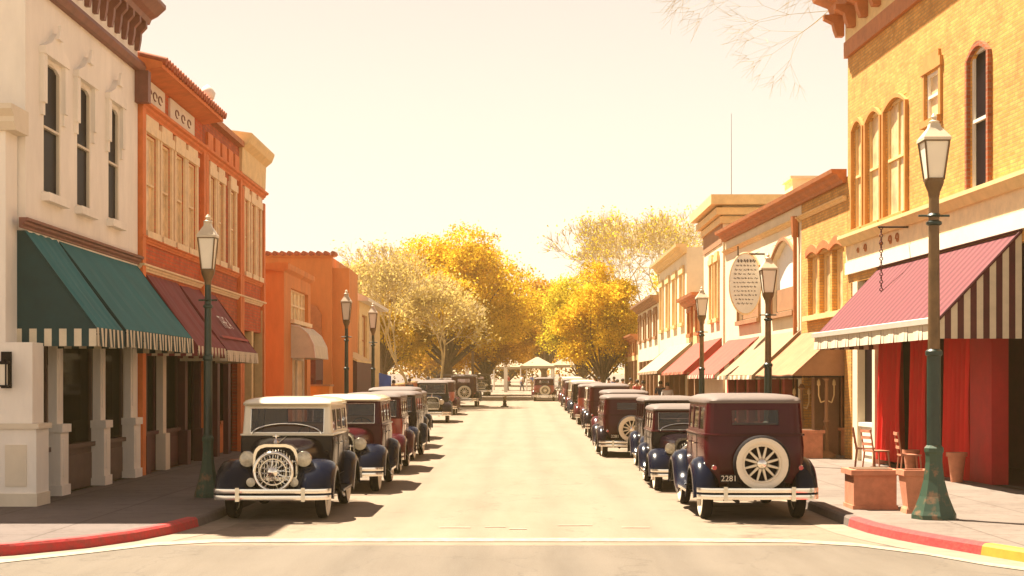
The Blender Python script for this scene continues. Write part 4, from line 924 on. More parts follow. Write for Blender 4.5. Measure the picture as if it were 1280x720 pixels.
# ------------------------------------------------------------------ vintage car
def ring(z, hw, y0, y1, r0, r1, n=5):
    pts = []
    for cx, cy, r, a0 in ((hw-r1, y1-r1, r1, 0), (-hw+r1, y1-r1, r1, 90), (-hw+r0, y0+r0, r0, 180), (hw-r0, y0+r0, r0, 270)):
        for i in range(n+1):
            t = R(a0+90*i/n); pts.append((cx+r*math.cos(t), cy+r*math.sin(t), z))
    return pts
def make_car(label, ring_front=False):
    C = thing('vintage_car', label, 'car', (0, 0, 0), 'vintage cars parked along the kerbs')
    mb = MB(); mb.loft([ring(z, hw, y0, y1, r0, r1) for z, hw, y0, y1, r0, r1 in ((.46, .62, -1.60, .50, .16, .05), (.56, .70, -1.78, .54, .2, .06), (.80, .745, -1.84, .56, .22, .06), (1.10, .755, -1.83, .56, .22, .06), (1.27, .745, -1.80, .56, .22, .06))], cap1=False)
    body = mb.build('body', M['cmar'], C, smooth=38)
    mb = MB(); mb.loft([ring(1.262+dz, .755+e, -1.81-e, .565+e, .22, .06) for dz, e in ((0, 0), (.006, .012), (.03, .012), (.036, 0))]); mb.build('belt_moulding', M['cmar'], C, smooth=50)
    cabin_mb = MB()
    mb = MB(); mb.loft([ring(z, hw, y0, y1, r0, r1) for z, hw, y0, y1, r0, r1 in ((1.755, .725, -1.76, .56, .24, .12), (1.79, .73, -1.765, .58, .24, .12), (1.835, .70, -1.72, .54, .24, .12), (1.875, .60, -1.58, .42, .24, .12), (1.895, .40, -1.3, .2, .2, .12))]); mb.build('roof', M['ctop'], C, smooth=60)
    # windows on the cabin surface
    def rearY(z): return -1.80+(z-1.27)*.135
    def frontY(z): return .557-(z-1.27)*.17
    def sideX(z): return .74-(z-1.27)*.071
    def plate(name, f, a0, a1, z0, z1, off, mat, par, fr='chrome', fw=.022):
        mb = MB(); g = [f(a0, z0, off), f(a1, z0, off), f(a1, z1, off), f(a0, z1, off)]; mb.add(g, [(0, 1, 2, 3)]); o = mb.build(name, M[mat], par, fix=False)
        mb = MB(); c = [f(a0, z0, off), f(a1, z0, off), f(a1, z1, off), f(a0, z1, off), f(a0, z0, off)]
        for p, q in zip(c, c[1:]): mb.tube(p, q, fw*.55, fw*.55, 6)
        mb.build('window_frame', M[fr], o, smooth=60); return o
    ZB, ZT = 1.265, 1.77
    Prear = lambda a, n, z: (a, rearY(z)-n, z)
    Pfront = lambda a, n, z: (a, frontY(z)+n, z)
    RW, FW = (-.36, .36, 1.42, 1.66), (-.60, .60, 1.31, 1.71); SW = ((-1.40, -.86), (-.76, -.16), (-.06, .36))
    facade(cabin_mb, Prear, -.52, .52, ZB, ZT, [RW], depth=-.025); facade(cabin_mb, Pfront, -.64, .64, ZB, ZT, [FW], depth=-.025)
    for s in (-1, 1):
        Ps = lambda a, n, z, s=s: (s*(sideX(z)+n), a, z)
        facade(cabin_mb, Ps, -1.575, .44, ZB, ZT, [(a0, a1, 1.34, 1.69) for a0, a1 in SW], depth=-.025)
        for k in range(6):                                  # rounded rear corner
            t0, t1 = math.pi/2*k/6, math.pi/2*(k+1)/6
            def C3(t, z): x0 = .52; return (s*(x0+(sideX(z)-x0)*math.sin(t)), -1.575+(rearY(z)+1.575)*math.cos(t), z)
            cabin_mb.quad(C3(t0, ZB), C3(t1, ZB), C3(t1, ZT), C3(t0, ZT))
        for k in range(4):
            t0, t1 = math.pi/2*k/4, math.pi/2*(k+1)/4
            def C4(t, z): x0 = .64; return (s*(x0+(sideX(z)-x0)*math.sin(t)), .44+(frontY(z)-.44)*math.cos(t), z)
            cabin_mb.quad(C4(t0, ZB), C4(t1, ZB), C4(t1, ZT), C4(t0, ZT))
    cabin_mb.build('cabin', M['cmar'], C, smooth=35, fix=False)
    plate('rear_window', lambda a, z, o: (a, rearY(z)-o, z), *RW[:2], *RW[2:], -.012, 'carglass', C, 'cmar')
    plate('windscreen', lambda a, z, o: (a, frontY(z)+o, z), *FW, -.012, 'carglass', C, 'chrome')
    mb = MB(); mb.box(W, -.62, .62, -1.6, .45, .58, .62); mb.box(W, -.60, .60, .40, .46, .62, 1.24); mb.build('cabin_floor', M['black'], C)
    for yb in (-.42, -1.5):
        mb = MB(); mb.loft([[(-.6, yb-.06, z) , (.6, yb-.06, z), (.58, yb+.10, z), (-.58, yb+.10, z)] for z in (.62, 1.30)]+[[(-.54, yb-.02, 1.42), (.54, yb-.02, 1.42), (.52, yb+.06, 1.42), (-.52, yb+.06, 1.42)]]); mb.box(W, -.6, .6, yb+.1, yb+.55, .62, .92); mb.build('seat', M['seatl'], C)
    mb = MB(); mb.torus((-.32, .16, 1.27), (0, -.75, .66), .19, .014, 22, 6); mb.tube((-.32, .16, 1.27), (-.32, .44, 1.02), .018, n=6)
    for q in range(3):
        t = q*2.094+1.57; e1 = Vector((1, 0, 0)); e2 = Vector((0, .66, .75)); mb.tube((-.32, .16, 1.27), Vector((-.32, .16, 1.27))+e1*.19*math.cos(t)+e2*.19*math.sin(t), .008, n=5)
    mb.build('steering_wheel', M['black'], C, smooth=60)
    for s in (-1, 1):
        for a0, a1 in SW:
            plate('side_window', lambda a, z, o, s=s: (s*(sideX(z)+o), a, z), a0, a1, 1.34, 1.69, -.012, 'carglass', C, 'cmar', .018)
        for a0, a1 in ((-.82, -.12), (-.10, .48)):
            mb = MB(); mb.path([(s*.759, a, z) for a, z in ((a0, .60), (a0, 1.25), (a1, 1.25), (a1, .60), (a0, .60))], .005, 4)
            d = mb.build('door', M['black'], C)
            mb = MB(); mb.tube((s*.75, a0+.08, 1.12), (s*.80, a0+.08, 1.12), .012, n=6); mb.tube((s*.80, a0+.03, 1.12), (s*.80, a0+.16, 1.12), .012, n=6); mb.build('door_handle', M['chrome'], d)
    # hood, louvres, radiator
    def arch_sec(y, w_, zt, zb=.60, n=9):
        pts = [(-w_, y, zb)]
        for i in range(n+1):
            t = math.pi*(1-i/n); c, s_ = math.cos(t), math.sin(t)
            pts.append((w_*math.copysign(abs(c)**.45, c), y, zt-.26+.26*s_**.8))
        return pts+[(w_, y, zb)]
    mb = MB(); mb.loft([arch_sec(.54, .60, 1.25), arch_sec(.72, .56, 1.235), arch_sec(1.54, .335, 1.16)]); mb.build('hood', M['cmar'], C, smooth=40)
    mb = MB(); mb.tube((0, .56, 1.256), (0, 1.56, 1.166), .008, n=5); mb.build('hood_hinge', M['chrome'], C)
    for s in (-1, 1):
        mb = MB()
        for i in range(12):
            y = .85+i*.05; xx = .56-(y-.72)*.274; mb.box(W, s*(xx-.012), s*(xx+.018), y, y+.022, .72, .93)
        mb.build('hood_louvres', M['cmar'], C)
    mb = MB()
    o1, i1 = arch_sec(1.54, .355, 1.185), arch_sec(1.54, .318, 1.14, .66); o2, i2 = arch_sec(1.66, .35, 1.175), arch_sec(1.66, .315, 1.13, .66)
    mb.loft([o1, o2, i2, i1, o1], True, False, False); mb.build('radiator_shell', M['chrome'], C, smooth=40)
    mb = MB(); mb.loft([arch_sec(1.56, .30, 1.11, .62), arch_sec(1.62, .30, 1.11, .62)])
    gr = mb.build('radiator', M['black'], C)
    mb = MB()
    for i in range(13):
        x = -.26+i*.0433; mb.box(W, x-.006, x+.006, 1.62, 1.645, .66, 1.09-.25*(abs(x)/.3)**3)
    mb.build('grille_bars', M['chrome'], gr)
    mb = MB(); mb.lathe((0, 1.6, 1.18), (0, 0, 1), [(.035, 0), (.045, .02), (.03, .05), (.012, .08), (.02, .11), (.004, .15)], 10); mb.box(W, -.05, .05, 1.595, 1.605, 1.29, 1.3); mb.build('radiator_cap', M['chrome'], C, smooth=40)
    mb = MB(); mb.tube((-.52, 1.62, .90), (.52, 1.62, .90), .016, n=8); mb.build('lamp_bar', M['chrome'], C)
    for s in (-1, 1):
        mb = MB(); c = (s*.44, 1.60, .94); mb.lathe(c, (0, 1, 0), [(.02, -.18), (.06, -.15), (.105, -.06), (.122, .02), (.127, .05), (.12, .06), (.112, .05)], 20); h = mb.build('headlight', M['chrome'], C, smooth=50)
        mb = MB(); mb.lathe(c, (0, 1, 0), [(.112, .05), (.08, .07), (.0, .082)], 20); mb.build('headlight_lens', M['lens'], h, smooth=50)
        mb = MB(); mb.lathe((s*.72, .40, 1.22), (0, 1, 0), [(.01, -.06), (.03, -.03), (.035, .03), (.0, .04)], 10); mb.build('cowl_lamp', M['chrome'], C, smooth=50)
    # fenders
    def fender(name, side, pts, cross):
        mb = MB(); rows = []
        for i, (y, z) in enumerate(pts):
            a = pts[max(0, i-1)]; b = pts[min(len(pts)-1, i+1)]; t = Vector((b[0]-a[0], b[1]-a[1])).normalized(); nrm = Vector((-t.y, t.x))
            if nrm.dot(Vector((y-cy0, z-.38))) < 0: nrm = -nrm
            rows.append([(side*x, y+nrm.x*o, z+nrm.y*o) for x, o in cross])
        mb.loft(rows, False, False, False); o = mb.build(name, M['cnavy'], C, smooth=60, fix=False)
        md = o.modifiers.new('thickness', 'SOLIDIFY'); md.thickness = .018; md.offset = 0
        return o
    def smoothp(p, k=3):
        for _ in range(k-1):
            q = [p[0]]
            for a, b in zip(p, p[1:]): q += [(.75*a[0]+.25*b[0], .75*a[1]+.25*b[1]), (.25*a[0]+.75*b[0], .25*a[1]+.75*b[1])]
            p = q+[p[-1]]
        return p
    cf = [(.30, -.16), (.36, -.05), (.46, .01), (.60, .035), (.74, .03), (.85, -.01), (.905, -.07), (.92, -.13)]
    cr = [(.56, -.06), (.62, .0), (.70, .03), (.80, .025), (.88, -.02), (.92, -.08), (.93, -.14)]
    for s in (-1, 1):
        cy0 = 1.35
        fender('front_fender', s, smoothp([(.30, .385), (.58, .40), (.80, .50), (.97, .72), (1.14, .86), (1.36, .90), (1.60, .84), (1.78, .68), (1.88, .50), (1.91, .36)]), cf)
        cy0 = -1.35
        fender('rear_fender', s, smoothp([(-.70, .385), (-.84, .50), (-.94, .70), (-1.12, .86), (-1.36, .92), (-1.62, .85), (-1.80, .68), (-1.90, .48), (-1.92, .36)]), cr)
        mb = MB(); mb.box(W, s*.58, s*.90, -.74, .34, .35, .385); mb.build('running_board', M['black'], C)
        mb = MB(); mb.box(W, s*.895, s*.915, -.74, .34, .35, .392); mb.build('running_board_trim', M['chrome'], C)
        mb = MB(); mb.box(W, s*.56, s*.64, -.9, .5, .36, .50); mb.build('sill', M['cnavy'], C)
        mb = MB(); mb.tube((s*.64, -1.84, .82), (s*.64, -1.96, .80), .015, n=6); mb.lathe((s*.64, -1.98, .80), (0, 1, 0), [(.035, 0), (.045, .02), (.03, .07)], 12); tl = mb.build('tail_light', M['chrome'], C, smooth=40)
        mb = MB(); mb.lathe((s*.64, -1.985, .80), (0, 1, 0), [(.0, -.008), (.034, 0), (.034, .01)], 12); mb.build('tail_lens', M['tail'], tl, smooth=40)
    mb = MB(); mb.box(W, -.52, .52, -1.75, 1.6, .34, .50); mb.box(W, -.60, .60, -1.38, -1.32, .34, .42); mb.box(W, -.60, .60, 1.32, 1.38, .34, .42); mb.box(W, -.42, .42, -1.93, -1.72, .42, .58)
    mb.tube((-.3, -2.02, .3), (-.3, -.6, .34), .03, n=8); mb.build('chassis', M['black'], C)
    # bumpers
    def bumper(y, s):
        par = None
        for z in (.375, .475):
            mb = MB(); xs = [-.90, -.84, -.7, -.35, 0, .35, .7, .84, .90]; ys = [y-s*.16, y-s*.06, y, y+s*.02, y+s*.03, y+s*.02, y, y-s*.06, y-s*.16]
            mb.loft([[(x, yy-.012, z-.033), (x, yy+.012, z-.033), (x, yy+.016, z), (x, yy+.012, z+.033), (x, yy-.012, z+.033), (x, yy-.016, z)] for x, yy in zip(xs, ys)])
            o = mb.build('bumper' if par is None else 'bumper_bar', M['cbump'], C if par is None else par, smooth=40); par = par or o
        for x in (-.50, .50):
            mb = MB(); mb.box(W, x-.03, x+.03, y+s*.02-.03, y+s*.02+.035, .32, .53); mb.build('bumper_clamp', M['chrome'], par)
            mb = MB(); mb.tube((x*.9, y, .42), (x*.8, y-s*.42, .42), .022, n=6); mb.build('bumper_bracket', M['black'], par)
    bumper(2.10, 1); bumper(-2.12, -1)
    # wheels
    def wheel(c, ax, name='wheel', k=1.0):
        mb = MB(); c = Vector(c); ax = Vector(ax)
        def lt(prof, mi): mb.lathe(c, ax, [(a_*k, b_) for a_, b_ in prof], 30, mi, False)
        lt([(.265, -.05), (.29, -.075), (.34, -.085), (.375, -.065), (.385, -.03), (.385, .03), (.375, .062), (.352, .080)], 0)
        lt([(.352, .080), (.335, .085), (.31, .086), (.28, .078), (.262, .055)], 1)
        o = mb.build(name, [M['tyre'], M['wwall']], C, smooth=50)
        mb = MB(); mb.lathe(c, ax, [(.262*k, -.05), (.262*k, .052), (.245*k, .06), (.235*k, .05), (.235*k, -.05)], 30, 0, False); mb.build('rim', M['wwall'], o, smooth=40)
        mb = MB(); a = ax.orthogonal().normalized(); b = ax.cross(a)
        for i in range(12):
            t = i*math.pi/6; d = a*math.cos(t)+b*math.sin(t); mb.tube(c+d*.07+ax*.03, c+d*.24*k+ax*.015, .024, .017, 7)
        mb.build('spokes', M['ccream'], o, smooth=60)
        mb = MB(); mb.lathe(c, ax, [(.232*k, -.045), (.232*k, -.04)], 24); mb.build('brake_drum', M['black'], o)
        mb = MB(); mb.lathe(c, ax, [(.085, .0), (.085, .05), (.06, .075), (.0, .085)], 16, 0, False); mb.build('hub_cap', M['chrome'], o, smooth=50)
        return o
    for s in (-1, 1):
        wheel((s*.70, 1.35, .385), (s, 0, 0)); wheel((s*.70, -1.35, .385), (s, 0, 0))
    sp = wheel((.06, -1.96, .86), (0, -1, 0), 'spare_wheel', 1.1)
    mb = MB(); mb.tube((.06, -1.80, .86), (.06, -1.92, .86), .05, n=10); mb.build('spare_carrier', M['black'], C)
    mb = MB(); mb.box(W, -.56, -.30, -2.005, -1.995, .58, .70); pl = mb.build('licence_plate', M['black'], C)
    textmesh('2281', .12, lambda u, n, z: (u, -2.008, z), -.43, 0, .64, M['wwall'], 'plate_number', pl)
    if ring_front:
        mb = MB(); c = Vector((-.02, 1.97, .76))
        mb.torus(c, (0, 1, 0), .29, .028, 32, 8); mb.torus(c+Vector((0, .02, 0)), (0, 1, 0), .20, .014, 28, 6)
        for i in range(24):
            t = i*math.pi/12; t2 = t+.5*(1 if i % 2 else -1)
            mb.tube(c+Vector((math.cos(t)*.28, 0, math.sin(t)*.28)), c+Vector((math.cos(t2)*.06, .04, math.sin(t2)*.06)), .007, n=5)
        mb.lathe(c, (0, 1, 0), [(.075, 0), (.075, .06), (.03, .085), (0, .09)], 16)
        mb.tube(c, c+Vector((0, -.3, -.05)), .03, n=8)
        mb.build('front_wire_wheel', M['chrome'], C, smooth=50)
        mb = MB(); mb.path([(.56*math.cos(t), .60, 1.29+.17*math.sin(t)) for t in [math.pi*i/14 for i in range(15)]], .014, 6); mb.build('cowl_trim', M['chrome'], C, smooth=60)
        for s in (-1, 1):
            mb = MB(); mb.lathe((s*.33, 1.92, .60), (0, 1, 0), [(.0, -.08), (.06, -.04), (.07, .02), (.0, .035)], 14); mb.build('fog_lamp', M['lens'], C, smooth=50)
    return C
SLOT = {'body': 0, 'cabin': 1, 'roof': 2, 'fender': 3}
def paint(car, body, cabin, roof, fend):
    def setm(o, m):
        for k, s in enumerate(o.material_slots): s.link = 'OBJECT'; s.material = M[m]
    for o in all_under(car):
        st = o.name.split('.')[0]
        if st in ('body', 'hood', 'hood_louvres'): setm(o, body)
        elif st in ('cabin', 'belt_moulding'): setm(o, cabin)
        elif st == 'roof': setm(o, roof)
        elif st in ('front_fender', 'rear_fender', 'sill'): setm(o, fend)
base = make_car('burgundy sedan seen from behind with white walled spare wheel, nearest on the right')
front = make_car('sedan with cream top and dark blue fenders facing the camera, nearest on the left', True)
def put(c, x, y, away, yaw=0, s=1.0):
    c.location = (x, y, G(y)+.004); sl = (G(y+1)-G(y-1))/2
    c.rotation_euler = (math.atan(sl) if away else -math.atan(sl), 0, R(yaw+(0 if away else 180))); c.scale = (s, s, s)
RC = random.Random(11)
def placed(src, label, x, y, away, cols, yaw=0, s=1.0):
    c = copy_tree(src); c['label'] = label; put(c, x, y, away, yaw+RC.uniform(-1.6, 1.6), s*RC.uniform(.95, 1.02)); c.scale = (c.scale[0]*RC.uniform(.95, 1.03), c.scale[1]*RC.uniform(.93, 1.06), c.scale[2]*RC.uniform(.93, 1.03)); bpy.context.view_layer.update(); paint(c, *cols); return c
put(base, 3.58, 23.05, True, 0, 1.0); put(front, -3.62, 23.0, False, 0, .97)
bpy.context.view_layer.update()
paint(base, 'cmar', 'cmar', 'ctop', 'cnavy'); paint(front, 'cblk', 'ccream', 'ccream', 'cnavy')
MR = ('cmar', 'cmar', 'ctop', 'cblk'); RR = ('cred', 'cmar', 'ctop', 'cmar'); BK = ('cblk', 'cblk', 'ctop', 'cnavy'); CR = ('ctan', 'ccream', 'ccream', 'cmar'); NV = ('cnavy', 'cblk', 'ctop', 'cblk'); TN = ('ctan', 'ctan', 'ccream', 'cblk')
placed(base, 'dark red sedan with navy fenders right behind the cream topped car on the left', -3.38, 28.4, False, ('cmar', 'cmar', 'ccream', 'cnavy'))
placed(base, 'brick red sedan, third from the camera in the left row', -3.40, 34.0, False, ('cred', 'cmar', 'ctop', 'cmar'))
placed(base, 'black sedan, fourth from the camera in the left row', -3.42, 39.6, False, BK)
placed(base, 'maroon sedan, fifth from the camera in the left row', -3.9, 45.4, False, MR)
placed(base, 'black sedan, sixth from the camera in the left row', -4.0, 51.2, False, BK)
placed(base, 'navy sedan with dark windscreen standing alone beyond the left row', -3.9, 66.5, False, NV, 3, 1.05)
placed(base, 'brick red car just beyond the lone navy sedan on the left', -4.0, 77, True, RR)
placed(base, 'maroon car standing farther up the left side beside the trees', -3.3, 92, True, MR, 0, 1.05)
placed(base, 'black sedan facing the camera just left of the far maroon car', -4.6, 84.5, False, BK)
placed(base, 'small far brick red car left of the dark post', -5.4, 113, True, RR, -3)
placed(base, 'small far black car right of the dark post', -3.0, 124, False, BK, 2)
placed(base, 'maroon car parked tight to the left kerb far off under the pale tree', -4.9, 100, True, MR, 2)
placed(base, 'dark red car driving away in the middle of the far street', 2.1, 106, True, RR)
placed(front, 'dark sedan facing the camera right behind the burgundy sedan on the right', 3.35, 28.7, False, ('cblk', 'cmar', 'ctop', 'cnavy'), 0, .95)
placed(base, 'black sedan, third from the camera in the right row', 3.72, 34.3, False, BK)
placed(base, 'maroon sedan with spare wheel on its back, fourth in the right row', 3.12, 41.1, True, MR)
for i, (x, y, aw, cl, t) in enumerate(((3.5, 47.2, True, RR, 'brick red sedan, fifth from the camera in the right row'), (3.4, 53.0, True, MR, 'maroon sedan, sixth from the camera in the right row'),
        (3.6, 58.8, False, CR, 'cream topped sedan, seventh from the camera in the right row'), (3.5, 64.5, True, RR, 'brick red sedan, eighth from the camera in the right row'),
        (3.5, 70.5, True, BK, 'black sedan, ninth from the camera in the right row'), (3.6, 77, False, CR, 'cream topped sedan, tenth from the camera in the right row'),
        (3.6, 84, True, MR, 'maroon sedan, eleventh from the camera in the right row'), (3.7, 91, True, RR, 'brick red sedan, twelfth from the camera in the right row'),
        (3.9, 99, False, TN, 'tan sedan, last one in the right row'))):
    placed(base, t, x, y, aw, cl)

# ------------------------------------------------------------------ small post on the road
r = thing('road_post', 'small dark post standing alone in the middle of the road', 'bollard', (-.72, 90, G(90)))
z = G(90); mb = MB(); mb.lathe((-.72, 90, z), (0, 0, 1), [(.26, 0), (.26, .05), (.14, .08), (.1, .3), (.13, .36), (.07, .42)], 14); mb.build('post_base', M['black'], r, smooth=40)
mb = MB(); mb.lathe((-.72, 90, z), (0, 0, 1), [(.06, .42), (.13, .5), (.13, .62), (.04, .72), (.01, .76)], 14); mb.build('post_head', M['lampb'], r, smooth=40)

# ------------------------------------------------------------------ trees
def leafy_tree(name, label, x, y, h, rad, mat, n_cl, leaf, trunk_h, tr=.35, sx=1.0, squash=.8, seed=1, group=None, bark='bark', low=.0):
    rs = random.Random(seed); z0 = G(y)-.05; T = thing(name, label, 'tree', (x, y, z0), group)
    top = z0+h; cz = z0+trunk_h+(h-trunk_h)*.46; rz = (h-trunk_h)*.54
    lobes = []
    for i in range(30):
        th = rs.uniform(0, 6.283); ph = math.asin(rs.uniform(-.75, 1)); rr = rs.uniform(.45, .80)
        c = Vector((x+rad*sx*rr*math.cos(th)*math.cos(ph), y+rad*rr*math.sin(th)*math.cos(ph), cz+rz*rr*math.sin(ph)))
        lobes.append((c, rad*rs.uniform(.20, .38)))
    mb = MB(); mb.path([(x, y, z0), (x+.1, y, z0+trunk_h*.5)], tr, 9); mb.tube((x+.1, y, z0+trunk_h*.5), (x, y, z0+trunk_h), tr, tr*.8, 9); tk = mb.build('trunk', M[bark], T, smooth=60)
    mb = MB()
    for c, r_ in lobes:
        p0 = Vector((x, y, z0+trunk_h*rs.uniform(.75, 1.05))); m_ = p0.lerp(c, .5)+Vector((rs.uniform(-.4, .4), rs.uniform(-.4, .4), rs.uniform(-.1, .5)))
        mb.tube(p0, m_, tr*.4, tr*.25, 6); mb.tube(m_, c, tr*.25, tr*.06, 6)
    mb.build('limbs', M[bark], T, smooth=60)
    mb = MB()
    for k in range(n_cl):
        c, r_ = rs.choice(lobes); d = Vector((rs.gauss(0, 1), rs.gauss(0, 1), rs.gauss(0, 1)+.25)).normalized()
        p = c+d*r_*rs.uniform(.6, 1.08); p.z = c.z+(p.z-c.z)*squash
        if p.z < z0+low: continue
        cr = leaf*rs.uniform(1.6, 3.0)
        for _ in range(rs.randint(9, 16)):
            q = p+Vector((rs.gauss(0, 1), rs.gauss(0, 1), rs.gauss(0, .6)))*cr*.55
            nrm = (d*.7+Vector((rs.gauss(0, .6), rs.gauss(0, .6), rs.gauss(0, .6)))).normalized(); a = nrm.orthogonal().normalized(); b = nrm.cross(a); t = rs.uniform(0, 6.28)
            a, b = a*math.cos(t)+b*math.sin(t), b*math.cos(t)-a*math.sin(t); l = leaf*rs.uniform(.5, 1.1)
            mb.add([q-a*l*.5, q+b*l*.3, q+a*l*.5, q-b*l*.3], [(0, 1, 2, 3)])
    mb.build('crown', M[mat], T, fix=False); return T
def bare_tree(name, label, x, y, h, spread, mat, depth, seed, tr=.3, trunk=.25, up=.35, nk=3, twig=.02, leafm=None, nleaf=0, z0=None, aim=None, d0=(0, 0, 1)):
    rs = random.Random(seed); z0 = G(y) if z0 is None else z0; T = thing(name, label, 'tree', (x, y, z0)); mb = MB(); tips = []
    def grow(p, d, L_, r_, k):
        segs = 2; q = p
        for s in range(segs):
            d2 = (d+Vector((rs.gauss(0, .14), rs.gauss(0, .14), rs.gauss(0, .08)))).normalized(); n = q+d2*L_/segs
            mb.tube(q, n, r_*(1-.2*s), r_*(1-.2*(s+1)), 6 if k > 3 else (4 if k > 1 else 3)); q = n; d = d2
        if k == 0: tips.append(q); return
        for i in range(nk if k > 1 else nk+1):
            th = 6.283*(i+rs.random())/nk; side = d.orthogonal().normalized(); side = (Matrix.Rotation(th, 3, d) @ side)
            nd = (d+side*spread*rs.uniform(.7, 1.2)+Vector((0, 0, up*.35))+(Vector(aim)*.25 if aim else Vector())).normalized()
            grow(q, nd, L_*rs.uniform(.68, .86), max(twig, r_*.58), k-1)
    tb = MB(); tb.tube((x, y, z0-.1), (x, y, z0+h*trunk), tr, tr*.8, 9); tb.build('trunk', M[mat if z0 < 5 else mat], T, smooth=60)
    grow(Vector((x, y, z0+h*trunk)), Vector(d0).normalized(), h*.24, tr*.7, depth)
    mb.build('crown', M[mat], T, smooth=0, fix=False)
    if nleaf:
        lb_ = MB()
        for k in range(nleaf):
            p = rs.choice(tips)+Vector((rs.gauss(0, .3), rs.gauss(0, .3), rs.gauss(0, .3))); l = rs.uniform(.05, .14)
            a = Vector((rs.gauss(0, 1), rs.gauss(0, 1), rs.gauss(0, 1))).normalized(); b = a.orthogonal().normalized(); lb_.add([p-a*l, p+b*l*.6, p+a*l, p-b*l*.6], [(0, 1, 2, 3)])
        lb_.build('leaves', M[leafm], T, fix=False)
    return T
leafy_tree('golden_tree', 'largest golden yellow tree rising over the left end of the street', -5.6, 115, 13.6, 7.3, 'leafy', 6500, .27, 3.0, .45, seed=4)
leafy_tree('golden_tree', 'orange leaved tree low beside the dark trunk left of the road', -2.6, 126, 9.2, 4.6, 'leafo', 2400, .27, 2.0, .35, seed=9)
leafy_tree('golden_tree', 'distant golden tree in the middle at the end of the street', 3.2, 165, 14.2, 5.0, 'leafo', 2000, .36, 2.0, .4, seed=12)
leafy_tree('golden_tree', 'yellow tree left of centre behind the far white canopies', -5.5, 185, 11.5, 6.5, 'leafy', 1700, .36, 3.0, .4, seed=14)
leafy_tree('golden_tree', 'dense amber tree on the right pavement before the shops', 5.9, 97, 10.0, 3.3, 'leafy', 3600, .20, 1.7, .25, seed=21, low=.8)
leafy_tree('golden_tree', 'yellow green tree behind the amber tree on the right', 5.6, 122, 11.3, 3.9, 'leafg', 2400, .26, 2.0, .3, seed=23, low=.8)
leafy_tree('golden_tree', 'yellow tree behind the far right shops', 14.5, 118, 12.0, 4.5, 'leafg', 800, .34, 2.5, .35, seed=25)
leafy_tree('golden_tree', 'yellow green tree peeking out left of the largest golden tree', -10.4, 112, 12.2, 4.0, 'leafy', 2600, .26, 2.2, .3, seed=27)
for i, (x, y, h) in enumerate(((-30, 175, 9), (-17, 172, 8), (-9, 176, 8), (-1, 178, 7), (8, 172, 8), (16, 170, 9), (27, 176, 10))):
    leafy_tree('distant_tree', 'low orange tree closing the street, %s' % ('row farthest left', 'second place from the left', 'third place from the left', 'middle of the row', 'third place from the right', 'second place from the right', 'row farthest right')[i], x, y, h, 5.2, 'leafo', 520, .5, .8, .3, seed=60+i, group='low trees closing the street')
for i, (x, y, h, s_) in enumerate(((-22, 190, 10, 31), (-12, 205, 11, 32), (12, 200, 11, 33), (22, 180, 12, 34), (1, 225, 10, 35))):
    leafy_tree('distant_tree', ('hazy distant tree far left behind the pale trees', 'hazy distant tree left behind the largest golden tree', 'hazy distant tree right of the far canopies', 'hazy distant tree behind the right hand shops', 'hazy distant tree straight at the end of the street')[i], x, y, h, 5.5, 'leafo', 1300, .42, 2, .4, seed=s_, group='distant trees at the end of the street')
bare_tree('pale_willow', 'pale feathery bare tree on the left beyond the orange hall', -6.5, 86, 9.2, .55, 'palebark', 7, 5, tr=.17, trunk=.08, nk=3, twig=.016, up=.5, leafm='palel', nleaf=3500)
bare_tree('pale_willow', 'second pale bare tree just right of the first on the left', -4.9, 92, 8.6, .6, 'palebark', 7, 6, tr=.17, trunk=.07, nk=3, twig=.016, up=.4, leafm='palel', nleaf=3500)
bare_tree('bare_tree', 'tall pale bare tree rising behind the amber tree on the right', 8.6, 108, 13.2, .55, 'palebark', 7, 8, tr=.25, trunk=.18, nk=3, twig=.02, up=.5, leafm='leafg', nleaf=2200)
bare_tree('bare_tree', 'pale bare tree reaching up beside the pale far building', 10.8, 100, 12.0, .6, 'palebark', 7, 11, tr=.22, trunk=.2, nk=3, twig=.018, up=.4, leafm='leafg', nleaf=1500)
bare_tree('bare_tree', 'faint bare twigs in the sky left of the yellow corner building', 25.0, 60, 24, .62, 'palebark', 7, 17, tr=.2, trunk=.5, nk=3, twig=.006, up=.1, aim=(-.2, 0, -.1), d0=(-.35, 0, .8))

# ------------------------------------------------------------------ far end: white canopies, gate, trunk post
def tent(label, x, y, wd, h):
    z = G(y); T = thing('market_canopy', label, 'canopy', (x, y, z), 'white canopies at the end of the street')
    mb = MB(); a = wd/2
    mb.loft([[(x-a, y-a, z+h), (x+a, y-a, z+h), (x+a, y+a, z+h), (x-a, y+a, z+h)], [(x-a, y-a, z+h+.25), (x+a, y-a, z+h+.25), (x+a, y+a, z+h+.25), (x-a, y+a, z+h+.25)], [(x-.1, y-.1, z+h+1.2), (x+.1, y-.1, z+h+1.2), (x+.1, y+.1, z+h+1.2), (x-.1, y+.1, z+h+1.2)]], cap0=False); mb.build('canopy_roof', M['sand'], T, fix=False)
    for sx in (-1, 1):
        for sy in (-1, 1): mb = MB(); mb.tube((x+sx*a*.96, y+sy*a*.96, z), (x+sx*a*.96, y+sy*a*.96, z+h), .05, n=6); mb.build('canopy_pole', M['white'], T)
tent('white pointed canopy left of the far road end', -.6, 150, 3.6, 2.2); tent('white pointed canopy at the centre of the far road end', 2.2, 148, 3.6, 2.3); tent('white pointed canopy right of the far road end', 5.4, 150, 3.4, 2.4)
K = thing('white_gateway', 'white flat topped gateway at the far left end of the road', 'gate', (-3.2, 140, G(140)))
z = G(140)
mb = MB(); mb.box(W, -5.2, -.6, 139.6, 140.4, z+2.9, z+3.4); mb.build('lintel', M['white'], K)
